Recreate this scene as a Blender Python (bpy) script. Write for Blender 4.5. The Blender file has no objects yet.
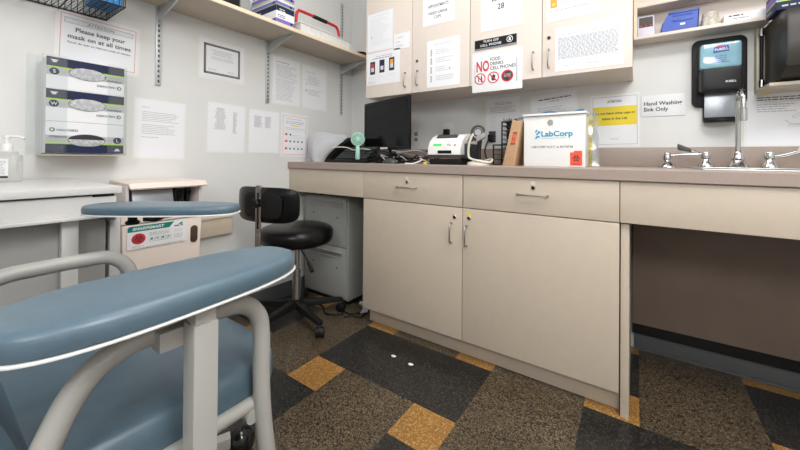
import bpy, bmesh, math, random
from mathutils import Vector, Matrix
random.seed(7)
S = bpy.context.scene
COL = S.collection
V = Vector

# ------------------------------------------------------------------ materials
MATS = {}
def mat(name, color, rough=.5, metal=0., noise=0., nscale=40., bump=0., bscale=60., coat=0., emit=None, estr=1., alpha=None, spec=None):
    m = bpy.data.materials.new(name); m.use_nodes = True
    nt = m.node_tree; b = nt.nodes['Principled BSDF']
    c = (color[0], color[1], color[2], 1)
    b.inputs['Base Color'].default_value = c
    b.inputs['Roughness'].default_value = rough
    b.inputs['Metallic'].default_value = metal
    if spec is not None: b.inputs['Specular IOR Level'].default_value = spec
    if coat: b.inputs['Coat Weight'].default_value = coat
    if emit:
        b.inputs['Emission Color'].default_value = (*emit, 1); b.inputs['Emission Strength'].default_value = estr
    if noise or bump:
        tc = nt.nodes.new('ShaderNodeTexCoord')
    if noise:
        n = nt.nodes.new('ShaderNodeTexNoise'); n.inputs['Scale'].default_value = nscale; n.inputs['Detail'].default_value = 5
        mr = nt.nodes.new('ShaderNodeMapRange'); mr.inputs[1].default_value = .3; mr.inputs[2].default_value = .7
        mr.inputs[3].default_value = 1 - noise; mr.inputs[4].default_value = 1 + noise
        mx = nt.nodes.new('ShaderNodeMix'); mx.data_type = 'RGBA'; mx.blend_type = 'MULTIPLY'; mx.inputs[0].default_value = 1
        mx.inputs[6].default_value = c
        nt.links.new(tc.outputs['Object'], n.inputs['Vector']); nt.links.new(n.outputs['Fac'], mr.inputs[0])
        nt.links.new(mr.outputs[0], mx.inputs[7]); nt.links.new(mx.outputs[2], b.inputs['Base Color'])
    if bump:
        n2 = nt.nodes.new('ShaderNodeTexNoise'); n2.inputs['Scale'].default_value = bscale; n2.inputs['Detail'].default_value = 3
        bp = nt.nodes.new('ShaderNodeBump'); bp.inputs['Strength'].default_value = bump; bp.inputs['Distance'].default_value = .002
        nt.links.new(tc.outputs['Object'], n2.inputs['Vector']); nt.links.new(n2.outputs['Fac'], bp.inputs['Height'])
        nt.links.new(bp.outputs[0], b.inputs['Normal'])
    MATS[name] = m
    return m
def clear_mat(name, tint, gloss=.12, rough=.08, opac=0., opcol=(.9, .9, .9)):
    m = bpy.data.materials.new(name); m.use_nodes = True; nt = m.node_tree; nt.nodes.clear()
    out = nt.nodes.new('ShaderNodeOutputMaterial'); tr = nt.nodes.new('ShaderNodeBsdfTransparent'); tr.inputs[0].default_value = (*tint, 1)
    gl = nt.nodes.new('ShaderNodeBsdfGlossy'); gl.inputs['Roughness'].default_value = rough; gl.inputs[0].default_value = (1, 1, 1, 1)
    fr = nt.nodes.new('ShaderNodeFresnel'); fr.inputs[0].default_value = 1.45
    ma = nt.nodes.new('ShaderNodeMath'); ma.operation = 'ADD'; ma.inputs[1].default_value = gloss * .3
    ge = nt.nodes.new('ShaderNodeNewGeometry'); inv = nt.nodes.new('ShaderNodeMath'); inv.operation = 'SUBTRACT'; inv.inputs[0].default_value = 1.; nt.links.new(ge.outputs['Backfacing'], inv.inputs[1])
    nt.links.new(fr.outputs[0], ma.inputs[0]); m3 = nt.nodes.new('ShaderNodeMath'); m3.operation = 'MULTIPLY'; nt.links.new(ma.outputs[0], m3.inputs[0]); nt.links.new(inv.outputs[0], m3.inputs[1])
    mix = nt.nodes.new('ShaderNodeMixShader'); nt.links.new(m3.outputs[0], mix.inputs[0])
    nt.links.new(tr.outputs[0], mix.inputs[1]); nt.links.new(gl.outputs[0], mix.inputs[2])
    last = mix
    if opac:
        df = nt.nodes.new('ShaderNodeBsdfDiffuse'); df.inputs[0].default_value = (*opcol, 1)
        m2 = nt.nodes.new('ShaderNodeMixShader'); m2.inputs[0].default_value = opac
        nt.links.new(mix.outputs[0], m2.inputs[1]); nt.links.new(df.outputs[0], m2.inputs[2]); last = m2
    nt.links.new(last.outputs[0], out.inputs[0]); MATS[name] = m
    return m

mat('wall_paint', (.755, .755, .74), .55, noise=.015, nscale=3, bump=.08, bscale=220)
mat('ceiling_paint', (.86, .86, .85), .8, noise=.03, nscale=60)
mat('laminate', (.57, .485, .39), .42, noise=.02, nscale=25, bump=.03, bscale=300)
mat('laminate_pale', (.78, .69, .62), .42, noise=.015, nscale=25)
mat('worktop', (.36, .285, .245), .38, noise=.05, nscale=180)
mat('panel_brown', (.20, .148, .118), .5, noise=.06, nscale=8)
mat('shelf_board', (.58, .49, .40), .5, noise=.03, nscale=14)
mat('shelf_edge', (.80, .68, .50), .45, noise=.03, nscale=20)
mat('vinyl_base', (.10, .104, .108), .5, noise=.05, nscale=10)
mat('chrome', (.56, .56, .56), .12, 1.)
mat('brushed', (.55, .55, .54), .3, 1., noise=.06, nscale=200)
mat('nickel', (.42, .41, .39), .3, 1.)
mat('galv', (.58, .62, .63), .4, .7)
mat('slot', (.09, .085, .07), .7)
mat('black', (.007, .007, .0075), .45, spec=.3)
mat('black_gloss', (.006, .006, .007), .12)
mat('black_vinyl', (.004, .004, .0045), .28, spec=.28, bump=.1, bscale=160)
mat('black_metal', (.010, .010, .010), .4, spec=.3)
mat('screen', (.006, .006, .007), .12, spec=.2)
mat('dark_grey', (.045, .047, .05), .45)
mat('mint_dark', (.16, .36, .28), .5)
mat('mid_grey', (.3, .3, .3), .5)
mat('smoke', (.035, .030, .026), .38, spec=.35)
mat('blue_vinyl', (.090, .142, .183), .34, noise=.06, nscale=30, bump=.12, bscale=260)
mat('powder_coat', (.42, .41, .385), .35, bump=.05, bscale=300)
mat('white_trim', (.78, .78, .76), .35)
mat('cabinet_grey', (.33, .335, .315), .45, noise=.03, nscale=18)
mat('white_metal', (.80, .80, .785), .35)
mat('cart_white', (.66, .65, .63), .4, noise=.015, nscale=10)
mat('cart_grey', (.42, .415, .40), .5, noise=.03, nscale=8)
mat('bin_cream', (.84, .735, .66), .42, noise=.02, nscale=10)
mat('bin_inner', (.72, .66, .64), .45)
mat('beige_plastic', (.66, .56, .44), .5)
mat('dark_brown', (.07, .04, .025), .35)
mat('paper', (.86, .87, .90), .65)
mat('paper_warm', (.84, .83, .80), .65)
mat('ink', (.03, .03, .035), .6)
mat('ink_soft', (.42, .43, .45), .6)
mat('ink_faint', (.68, .69, .72), .6)
mat('ink_grid', (.42, .44, .48), .6)
mat('ink_blue', (.12, .2, .5), .6)
mat('red', (.62, .02, .03), .4)
mat('red_print', (.62, .03, .05), .5)
mat('red_soft', (.72, .22, .20), .5)
mat('orange_red', (.85, .09, .04), .5)
mat('orange', (.85, .38, .08), .5)
mat('yellow_print', (.86, .68, .02), .5)
mat('navy', (.012, .019, .065), .5, spec=.3)
mat('navy_grey', (.05, .055, .09), .5, spec=.3)
mat('lime', (.42, .72, .02), .5)
mat('box_white', (.82, .83, .85), .5)
mat('box_grey', (.5, .51, .51), .5)
mat('purple', (.22, .14, .55), .5)
mat('glove', (.5, .51, .53), .7, noise=.25, nscale=90)
mat('hole', (.03, .03, .035), .8)
mat('bin_blue', (.02, .08, .48), .35)
mat('box_blue', (.02, .25, .62), .4)
mat('cyan_logo', (.0, .32, .56), .5)
mat('teal', (.0, .22, .17), .5)
mat('mint', (.42, .75, .60), .4)
mat('green_lcd', (.04, .55, .1), .4, emit=(.05, .6, .12), estr=.35)
mat('cardboard', (.50, .31, .18), .7, noise=.06, nscale=40)
mat('plastic_white', (.80, .80, .78), .35)
mat('plastic_cream', (.72, .68, .58), .4)
mat('plastic_lilac', (.66, .64, .76), .4)
mat('cup_pattern', (.62, .56, .48), .6, noise=.35, nscale=70)
mat('purell_blue', (.24, .46, .56), .12, noise=.05, nscale=30, coat=.5)
mat('logo_blue', (.02, .06, .33), .4)
mat('silver_plate', (.36, .38, .41), .32, .6)
mat('frame_beige', (.60, .53, .42), .4)
mat('mat_white', (.82, .81, .78), .4)
clear_mat('acrylic', (.95, .96, .96), .1)
clear_mat('sleeve', (.97, .97, .96), .05, .25, opac=.18, opcol=(.8, .79, .74))
clear_mat('bottle_clear', (.90, .91, .89), .2, .1, opac=.12)
clear_mat('film', (.93, .95, .97), .5, .22, opac=.18, opcol=(.85, .9, .95))
clear_mat('film_yellow', (.95, .9, .6), .5, .22, opac=.14, opcol=(.8, .65, .15))
clear_mat('film_blue', (.6, .75, .92), .5, .22, opac=.4, opcol=(.08, .25, .55))

def floor_material():
    m = bpy.data.materials.new('vinyl_tile'); m.use_nodes = True; nt = m.node_tree; N = nt.nodes; L = nt.links
    b = N['Principled BSDF']; b.inputs['Roughness'].default_value = .3
    tc = N.new('ShaderNodeTexCoord'); sep = N.new('ShaderNodeSeparateXYZ'); L.new(tc.outputs['Object'], sep.inputs[0])
    def M(op, a, c=None):
        n = N.new('ShaderNodeMath'); n.operation = op
        for i, x in enumerate((a, c)):
            if x is None: continue
            if isinstance(x, (int, float)): n.inputs[i].default_value = x
            else: L.new(x, n.inputs[i])
        return n.outputs[0]
    P, w = .54, .1765
    ax = M('DIVIDE', M('ADD', sep.outputs[0], 54 * .5 - .710 + .54 * 10), P)
    ay = M('DIVIDE', M('ADD', sep.outputs[1], 54 * .5 + .526 + .54 * 10), P)
    fx, fy = M('FRACT', ax), M('FRACT', ay)
    nx, ny = M('LESS_THAN', fx, w / P), M('LESS_THAN', fy, w / P)
    par = M('MODULO', M('ADD', M('FLOOR', ax), M('FLOOR', ay)), 2.)      # 1 = odd
    # shift chosen so cell (0,0) is dark: 50+10 cells added on each axis keeps parity even
    even = M('SUBTRACT', 1., par)
    yellow = M('MULTIPLY', nx, ny)
    wide = M('MULTIPLY', M('SUBTRACT', 1., nx), M('SUBTRACT', 1., ny))
    dark = M('ADD', M('MULTIPLY', nx, M('SUBTRACT', 1., ny)), M('MULTIPLY', wide, even))
    def speck(base, s1, s2, sc):
        v = N.new('ShaderNodeTexVoronoi'); v.inputs['Scale'].default_value = sc; L.new(tc.outputs['Object'], v.inputs['Vector'])
        sp = N.new('ShaderNodeSeparateColor'); L.new(v.outputs['Color'], sp.inputs[0])
        r = N.new('ShaderNodeValToRGB'); r.color_ramp.interpolation = 'CONSTANT'
        e = r.color_ramp.elements; e[0].position = 0; e[0].color = (*s1, 1); e[1].position = .27; e[1].color = (*base, 1)
        x = e.new(.55); x.color = tuple(c * .8 for c in base) + (1,); x = e.new(.82); x.color = (*s2, 1)
        L.new(sp.outputs[0], r.inputs[0]); return r.outputs[0]
    tan = speck((.105, .077, .046), (.012, .009, .007), (.180, .136, .087), 250)
    drk = speck((.022, .021, .019), (.01, .0095, .009), (.060, .056, .049), 250)
    yel = speck((.36, .18, .045), (.26, .125, .03), (.47, .28, .10), 230)
    def mix(f, a, c):
        n = N.new('ShaderNodeMix'); n.data_type = 'RGBA'; L.new(f, n.inputs[0]); L.new(a, n.inputs[6]); L.new(c, n.inputs[7]); return n.outputs[2]
    col = mix(yellow, mix(dark, tan, drk), yel)
    big = N.new('ShaderNodeTexNoise'); big.inputs['Scale'].default_value = 5; big.inputs['Detail'].default_value = 4; L.new(tc.outputs['Object'], big.inputs['Vector'])
    mr = N.new('ShaderNodeMapRange'); mr.inputs[1].default_value = .3; mr.inputs[2].default_value = .7; mr.inputs[3].default_value = .85; mr.inputs[4].default_value = 1.12
    L.new(big.outputs['Fac'], mr.inputs[0])
    mm = N.new('ShaderNodeMix'); mm.data_type = 'RGBA'; mm.blend_type = 'MULTIPLY'; mm.inputs[0].default_value = 1
    L.new(col, mm.inputs[6]); L.new(mr.outputs[0], mm.inputs[7]); L.new(mm.outputs[2], b.inputs['Base Color'])
    MATS['vinyl_tile'] = m
floor_material()

# ------------------------------------------------------------------ mesh builder
class Frame:
    """local sheet frame: origin o, right r, up u, normal n = r x u"""
    def __init__(s, o, r, u):
        s.o = V(o); s.r = V(r).normalized(); s.u = V(u).normalized(); s.n = s.r.cross(s.u)
    def p(s, a, b, c=0.): return s.o + s.r * a + s.u * b + s.n * c
    def sub(s, a, b, c=0., rot=0.):
        q = math.radians(rot)
        return Frame(s.p(a, b, c), s.r * math.cos(q) + s.u * math.sin(q), s.u * math.cos(q) - s.r * math.sin(q))
LEFT = lambda y, z, x=.0006, rot=0: Frame((x, y, z), (0, 1, 0), (0, 0, 1)).sub(0, 0, 0, rot)
BACK = lambda x, z, y, rot=0: Frame((x, y, z), (1, 0, 0), (0, 0, 1)).sub(0, 0, 0, rot)

class MB:
    def __init__(s): s.bm = bmesh.new(); s.ms = []
    def mi(s, m):
        if m not in s.ms: s.ms.append(m)
        return s.ms.index(m)
    def _merge(s, t, m, smooth=False):
        i = s.mi(m)
        for f in t.faces: f.material_index = i; f.smooth = smooth
        me = bpy.data.meshes.new('tmp'); t.to_mesh(me); t.free(); s.bm.from_mesh(me); bpy.data.meshes.remove(me)
    def hexa(s, pts, m, bev=0., seg=2):
        t = bmesh.new(); v = [t.verts.new(p) for p in pts]
        for f in ((0, 3, 2, 1), (4, 5, 6, 7), (0, 1, 5, 4), (1, 2, 6, 5), (2, 3, 7, 6), (3, 0, 4, 7)): t.faces.new([v[i] for i in f])
        if bev: bmesh.ops.bevel(t, geom=list(t.edges), offset=bev, segments=seg, affect='EDGES', profile=.6)
        bmesh.ops.recalc_face_normals(t, faces=t.faces)
        s._merge(t, m, bool(bev)); return s
    def box(s, x0, x1, y0, y1, z0, z1, m, bev=0., seg=2):
        return s.hexa([(x0, y0, z0), (x1, y0, z0), (x1, y1, z0), (x0, y1, z0), (x0, y0, z1), (x1, y0, z1), (x1, y1, z1), (x0, y1, z1)], m, bev, seg)
    def fbox(s, F, a0, a1, b0, b1, c0, c1, m, bev=0.):
        return s.hexa([F.p(a0, b0, c0), F.p(a1, b0, c0), F.p(a1, b1, c0), F.p(a0, b1, c0), F.p(a0, b0, c1), F.p(a1, b0, c1), F.p(a1, b1, c1), F.p(a0, b1, c1)], m, bev)
    def prism(s, pts, off, m, bev=0., smooth=False, seg=2):
        """polygon pts extruded by vector off"""
        t = bmesh.new(); off = V(off); n = len(pts)
        a = [t.verts.new(p) for p in pts]; b = [t.verts.new(V(p) + off) for p in pts]
        t.faces.new(a); t.faces.new(b[::-1])
        for i in range(n): t.faces.new([a[i], b[i], b[(i + 1) % n], a[(i + 1) % n]])
        bmesh.ops.recalc_face_normals(t, faces=t.faces)
        if bev:
            caps = set(f for f in t.faces if len(f.verts) == n)
            eds = [e for e in t.edges if any(f in caps for f in e.link_faces)]
            bmesh.ops.bevel(t, geom=eds, offset=bev, segments=seg, affect='EDGES', profile=.6)
        s._merge(t, m, smooth or bool(bev)); return s
    def fpoly(s, F, ab, c0, c1, m, bev=0.): return s.prism([F.p(a, b, c0) for a, b in ab], F.n * (c1 - c0), m, bev)
    def tube(s, path, r, m, seg=12, closed=False, taper=None, cap=True):
        path = [V(p) for p in path]; n = len(path); t = bmesh.new(); rings = []
        d = [((path[(i + 1) % n] if closed or i < n - 1 else path[i]) - (path[i - 1] if closed or i > 0 else path[i])).normalized() for i in range(n)]
        up = V((0, 0, 1)) if abs(d[0].z) < .9 else V((1, 0, 0))
        x = d[0].cross(up).normalized()
        for i in range(n):
            x = (x - d[i] * x.dot(d[i])); x = x.normalized() if x.length > 1e-6 else d[i].orthogonal().normalized()
            y = d[i].cross(x); rr = r * (taper[i] if taper else 1)
            rings.append([t.verts.new(path[i] + (x * math.cos(q) + y * math.sin(q)) * rr) for q in [2 * math.pi * k / seg for k in range(seg)]])
        for i in range(n if closed else n - 1):
            A, B = rings[i], rings[(i + 1) % n]
            for k in range(seg): t.faces.new([A[k], A[(k + 1) % seg], B[(k + 1) % seg], B[k]])
        if cap and not closed: t.faces.new(rings[0][::-1]); t.faces.new(rings[-1])
        bmesh.ops.recalc_face_normals(t, faces=t.faces); s._merge(t, m, True); return s
    def lathe(s, o, prof, m, axis=(0, 0, 1), seg=24, sx=1., sy=1.):
        """prof: list of (radius, height) along axis"""
        o = V(o); ax = V(axis).normalized(); x = ax.orthogonal().normalized() if abs(ax.z) < .99 else V((1, 0, 0)); y = ax.cross(x)
        t = bmesh.new(); rings = []
        for r, h in prof:
            rings.append([t.verts.new(o + ax * h + (x * math.cos(q) * sx + y * math.sin(q) * sy) * max(r, 1e-5)) for q in [2 * math.pi * k / seg for k in range(seg)]])
        for A, B in zip(rings, rings[1:]):
            for k in range(seg): t.faces.new([A[k], A[(k + 1) % seg], B[(k + 1) % seg], B[k]])
        t.faces.new(rings[0][::-1]); t.faces.new(rings[-1])
        bmesh.ops.recalc_face_normals(t, faces=t.faces); s._merge(t, m, True); return s
    def cyl(s, a, b, r, m, seg=20):
        a, b = V(a), V(b); h = (b - a).length; e = min(r * .15, h * .15)
        return s.lathe(a, [(r - e, 0), (r, e), (r, h - e), (r - e, h)], m, b - a, seg)
    def ball(s, o, r, m, sc=(1, 1, 1), seg=16):
        t = bmesh.new(); bmesh.ops.create_uvsphere(t, u_segments=seg, v_segments=seg // 2, radius=r)
        for v in t.verts: v.co = V((v.co.x * sc[0], v.co.y * sc[1], v.co.z * sc[2])) + V(o)
        s._merge(t, m, True); return s
    def ring(s, F, a, b, r0, r1, c, m, seg=28, sx=1.):
        t = bmesh.new(); A = []; B = []
        for k in range(seg):
            q = 2 * math.pi * k / seg; A.append(t.verts.new(F.p(a + math.cos(q) * r0 * sx, b + math.sin(q) * r0, c))); B.append(t.verts.new(F.p(a + math.cos(q) * r1 * sx, b + math.sin(q) * r1, c)))
        for k in range(seg): t.faces.new([A[k], B[k], B[(k + 1) % seg], A[(k + 1) % seg]])
        s._merge(t, m); return s
    def disc(s, F, a, b, r, c, m, seg=28, sx=1., sy=1.):
        t = bmesh.new(); t.faces.new([t.verts.new(F.p(a + math.cos(2 * math.pi * k / seg) * r * sx, b + math.sin(2 * math.pi * k / seg) * r * sy, c)) for k in range(seg)])
        s._merge(t, m); return s
    def flat(s, F, ab, c, m):
        t = bmesh.new(); t.faces.new([t.verts.new(F.p(a, b, c)) for a, b in ab]); s._merge(t, m); return s
    def rect(s, F, a0, a1, b0, b1, c, m): return s.flat(F, [(a0, b0), (a1, b0), (a1, b1), (a0, b1)], c, m)
    def outline(s, F, a0, a1, b0, b1, w, c, m):
        s.rect(F, a0, a1, b0, b0 + w, c, m); s.rect(F, a0, a1, b1 - w, b1, c, m); s.rect(F, a0, a0 + w, b0, b1, c, m); return s.rect(F, a1 - w, a1, b0, b1, c, m)
    def text(s, F, txt, a, b, size, m, c=.0014, align='LEFT', bold=0., wide=1., shear=0., width=None):
        cu = bpy.data.curves.new('t', 'FONT'); cu.body = txt; cu.size = size; cu.align_x = align; cu.offset = bold * size; cu.shear = shear; cu.resolution_u = 3
        o = bpy.data.objects.new('t', cu); me = bpy.data.meshes.new_from_object(o)
        if me is None or not me.vertices: return s
        xs = [v.co.x for v in me.vertices]; w0 = max(xs) - min(xs)
        if width and w0 > 0: wide = width / w0
        t = bmesh.new(); t.from_mesh(me)
        for v in t.verts: v.co = F.p(a + v.co.x * wide, b + v.co.y, c)
        s._merge(t, m); bpy.data.meshes.remove(me); bpy.data.objects.remove(o); bpy.data.curves.remove(cu); return s
    def lines(s, F, a0, a1, b_top, n, step, h, m, c=.0012, ragged=.3, center=False):
        """n rows of unreadable small print: runs of little bars"""
        for k in range(n):
            b = b_top - k * step; L = (a1 - a0) * (1 - ragged * random.random()); x = a0 + ((a1 - a0 - L) / 2 if center else 0); e = x + L
            while x < e:
                w = min(h * random.uniform(1.5, 6), e - x); s.rect(F, x, x + w, b, b + h, c, m); x += w + h * .9
        return s
    def build(s, name, parent=None, smooth_angle=40):
        me = bpy.data.meshes.new(name); s.bm.to_mesh(me); s.bm.free()
        for m in s.ms: me.materials.append(MATS[m])
        if any(p.use_smooth for p in me.polygons):
            try: me.set_sharp_from_angle(angle=math.radians(smooth_angle))
            except Exception: pass
        o = bpy.data.objects.new(name, me); COL.objects.link(o)
        if parent is None:
            c = [v.co.copy() for v in me.vertices]; lo = V([min(v[i] for v in c) for i in range(3)]); hi = V([max(v[i] for v in c) for i in range(3)])
            org = V(((lo.x + hi.x) / 2, (lo.y + hi.y) / 2, lo.z))
            me.transform(Matrix.Translation(-org)); o.location = org; o['_w'] = list(org)
        else:
            w = V(parent['_w']); me.transform(Matrix.Translation(-w)); o.parent = parent; o['_w'] = list(w)
        return o
def tag(o, label, cat, group=None):
    o['label'] = label; o['category'] = cat
    if group: o['group'] = group
    return o
def thing(name, label, cat, loc, group=None):
    o = bpy.data.objects.new(name, None); o.empty_display_size = .05; o.location = loc; o['_w'] = list(loc); COL.objects.link(o)
    return tag(o, label, cat, group)
def struct(o): o['kind'] = 'structure'; return o
def arc(c, r, a0, a1, n, ax, ay):
    c, ax, ay = V(c), V(ax), V(ay)
    return [c + ax * r * math.cos(math.radians(a0 + (a1 - a0) * i / n)) + ay * r * math.sin(math.radians(a0 + (a1 - a0) * i / n)) for i in range(n + 1)]
def spline(pts, n=8):
    pts = [V(p) for p in pts]; P = [pts[0] * 2 - pts[1]] + pts + [pts[-1] * 2 - pts[-2]]; out = []
    for i in range(1, len(P) - 2):
        for k in range(n):
            t = k / n; a, b, c, d = P[i - 1:i + 3]
            out.append(.5 * ((2 * b) + (c - a) * t + (2 * a - 5 * b + 4 * c - d) * t * t + (3 * b - a - 3 * c + d) * t ** 3))
    return out + [pts[-1]]
def rrect(a0, a1, b0, b1, r, n=5):
    out = []
    for cx, cy, q in ((a1 - r, b1 - r, 0), (a0 + r, b1 - r, 90), (a0 + r, b0 + r, 180), (a1 - r, b0 + r, 270)):
        out += [(cx + r * math.cos(math.radians(q + 90 * k / n)), cy + r * math.sin(math.radians(q + 90 * k / n))) for k in range(n + 1)]
    return out

# ------------------------------------------------------------------ room shell
D = .629
XR, YF, ZC = 3.5, -2.7, 2.62
struct(MB().box(-.1, XR + .1, YF - .1, D + .1, -.1, 0, 'vinyl_tile').build('floor'))
fl = bpy.data.objects['floor']; org = V(fl.location); fl.data.transform(Matrix.Translation(org)); fl.location = (0, 0, 0)
struct(MB().box(-.1, XR + .1, YF - .1, D + .1, ZC, ZC + .1, 'ceiling_paint').build('ceiling'))
struct(MB().box(-.1, 0, YF, D + .1, 0, ZC, 'wall_paint').build('wall_left'))
struct(MB().box(0, XR, D, D + .1, 0, ZC, 'wall_paint').build('wall_back'))
struct(MB().box(XR, XR + .1, YF, D + .1, 0, ZC, 'wall_paint').build('wall_right'))
struct(MB().box(-.1, XR + .1, YF - .1, YF, 0, ZC, 'wall_paint').build('wall_front'))
mb = MB(); mb.box(1.947, XR, D - .012, D, 0, .088, 'vinyl_base', .003); mb.box(1.947, XR, D - .022, D - .012, 0, .012, 'vinyl_base', .003)
struct(mb.build('baseboard_back'))
struct(MB().box(0, .012, YF, D - .03, 0, .1, 'vinyl_base', .003).build('baseboard_left'))

# ceiling lamps (out of frame above)
for k, (x, y) in enumerate(((1.25, -.62), (2.80, -1.25))):
    t = thing('ceiling_light', ('recessed white ceiling panel light nearer the counter wall', 'recessed white ceiling panel light nearer the camera')[k], 'ceiling light', (x, y, ZC - .03), 'ceiling panel lights')
    f = MB()
    for q in ((x - .62, x + .62, y - .32, y - .30), (x - .62, x + .62, y + .30, y + .32), (x - .62, x - .60, y - .30, y + .30), (x + .60, x + .62, y - .30, y + .30)): f.box(*q, ZC - .03, ZC, 'white_metal', .002)
    f.build('frame', t)
    MB().box(x - .6, x + .6, y - .3, y + .3, ZC - .016, ZC - .006, 'diffuser' if 'diffuser' in MATS else 'white_metal').build('diffuser', t)
    l = bpy.data.lights.new('panel_lamp', 'AREA'); l.shape = 'RECTANGLE'; l.size = 1.18; l.size_y = .58; l.energy = (15, 40)[k]; l.color = (1., .99, .975)
    lo = bpy.data.objects.new('panel_lamp', l); lo.location = (0, 0, .012); lo.parent = t; COL.objects.link(lo)

# added frontal fill behind the camera, standing in for a flash; wall fixture invented
t = thing('fill_light', 'added fill light in an invented white frame behind the camera', 'fill light', (2.35, YF + .03, 1.75))
mb = MB()
for q in ((1.85, 2.85, 1.72, 1.75), (1.85, 2.85, 2.25, 2.28), (1.85, 1.88, 1.75, 2.25), (2.82, 2.85, 1.75, 2.25)): mb.box(q[0], q[1], YF, YF + .05, q[2], q[3], 'white_metal', .002)
mb.build('frame', t)
MB().box(1.88, 2.82, YF, YF + .02, 1.75, 2.25, 'white_metal').build('diffuser', t)
l = bpy.data.lights.new('fill_lamp', 'AREA'); l.shape = 'RECTANGLE'; l.size = .92; l.size_y = .48; l.energy = 23; l.color = (.97, .985, 1.)
lo = bpy.data.objects.new('fill_lamp', l); lo.location = (0, .0, .25); lo.rotation_euler = (math.radians(90), 0, 0); lo.parent = t; COL.objects.link(lo)

# ------------------------------------------------------------------ worktop and sink
SX0, SX1, SY0, SY1 = 2.17, 2.72, .10, .45
t = thing('worktop', 'brown laminate worktop running along the back wall over beige cabinets', 'countertop', (1.7, .3, .87))
mb = MB()
mb.prism([(0, .003, .870), (0, 0, .873), (0, 0, .911), (0, .003, .914), (0, SY0, .914), (0, SY0, .870)], (XR, 0, 0), 'worktop')
mb.box(0, SX0, SY0, D, .870, .914, 'worktop'); mb.box(SX1, XR, SY0, D, .870, .914, 'worktop'); mb.box(SX0, SX1, SY1, D, .870, .914, 'worktop')
mb.build('top', t)
tag(MB().box(0, XR, D - .018, D, .9145, 1.009, 'worktop', .002).build('backsplash'), 'brown laminate backsplash strip along the foot of the back wall above the worktop', 'backsplash')
t = thing('sink', 'stainless steel drop-in sink set in the brown worktop', 'sink', (2.44, .3, .915))
mb = MB(); rz = .919
for q in ((SX0 - .03, SX1 + .03, SY0 - .03, SY0 + .01), (SX0 - .03, SX1 + .03, SY1 - .01, SY1 + .10), (SX0 - .03, SX0 + .01, SY0 + .01, SY1 - .01), (SX1 - .01, SX1 + .03, SY0 + .01, SY1 - .01)): mb.box(*q, .914, rz, 'brushed', .0015)
mb.build('rim', t)
mb = MB()
mb.box(SX0 + .004, SX0 + .008, SY0 + .004, SY1 - .004, .75, .9145, 'brushed'); mb.box(SX1 - .008, SX1 - .004, SY0 + .004, SY1 - .004, .75, .9145, 'brushed')
mb.box(SX0 + .008, SX1 - .008, SY0 + .004, SY0 + .008, .75, .9145, 'brushed'); mb.box(SX0 + .008, SX1 - .008, SY1 - .008, SY1 - .004, .75, .9145, 'brushed')
mb.box(SX0 + .004, SX1 - .004, SY0 + .004, SY1 - .004, .746, .75, 'brushed'); mb.cyl((2.44, .28, .75), (2.44, .28, .753), .04, 'chrome')
mb.build('basin', t)
# faucet
fx, fy = 2.303, .505
t = thing('faucet', 'tall chrome gooseneck faucet with two blade handles behind the sink', 'faucet', (fx, fy, rz))
MB().lathe((fx, fy, rz), [(.034, 0), (.034, .006), (.026, .012), (.019, .028), (.021, .034), (.021, .04), (.016, .046), (.016, .06), (.0105, .068)], 'chrome').build('base', t)
top = 1.192; path = [(fx, fy, rz + .06), (fx, fy, top)] + arc((fx, fy - .042, top), .042, 0, 180, 14, (0, 1, 0), (0, 0, 1))[1:] + [(fx, fy - .084, top - .04)]
MB().tube(path, .0092, 'chrome', 16).build('gooseneck', t)
MB().cyl((fx, fy - .084, top - .085), (fx, fy - .084, top - .035), .0125, 'chrome').build('aerator', t)
def valve(x, y, z): return MB().lathe((x, y, z), [(.028, 0), (.027, .005), (.02, .018), (.014, .028), (.012, .034), (.016, .038), (.017, .056), (.014, .063), (.004, .065)], 'chrome')
h = valve(2.202, fy, rz).build('tap_handle', t)
mb = MB(); mb.tube(spline([(2.202, fy, rz + .05), (2.18, fy, rz + .056), (2.16, fy - .005, rz + .068), (2.14, fy - .01, rz + .072)]), .0075, 'chrome')
mb.hexa([(2.155, fy - .022, rz + .062), (2.155, fy + .002, rz + .066), (2.105, fy + .004, rz + .078), (2.105, fy - .022, rz + .072), (2.152, fy - .022, rz + .078), (2.152, fy + .002, rz + .082), (2.105, fy + .004, rz + .104), (2.105, fy - .022, rz + .102)], 'dark_grey', .007)
mb.build('blade', h)
h = valve(2.395, fy, rz).build('tap_handle', t)
mb = MB(); mb.tube(spline([(2.395, fy, rz + .045), (2.43, fy - .01, rz + .05), (2.47, fy - .02, rz + .066)]), .008, 'chrome')
mb.hexa([(2.46, fy - .035, rz + .062), (2.58, fy - .06, rz + .095), (2.58, fy - .045, rz + .095), (2.46, fy - .02, rz + .062), (2.47, fy - .035, rz + .088), (2.58, fy - .06, rz + .135), (2.58, fy - .045, rz + .135), (2.47, fy - .02, rz + .088)], 'plastic_cream', .006)  # pale blade colour stands in for white glare on the metal
mb.build('blade', h)
t = thing('sink_valve', 'chrome deck valve with a straight lever on the worktop left of the sink', 'valve', (2.069, .50, .914))
MB().lathe((2.069, .50, .914), [(.033, 0), (.032, .005), (.02, .02), (.012, .027), (.011, .034), (.0145, .037), (.0145, .062), (.012, .066)], 'chrome').build('valve_body', t)
MB().tube([(2.075, .50, .968), (2.15, .50, .975), (2.18, .50, .974)], .005, 'chrome').build('lever', t)

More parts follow.
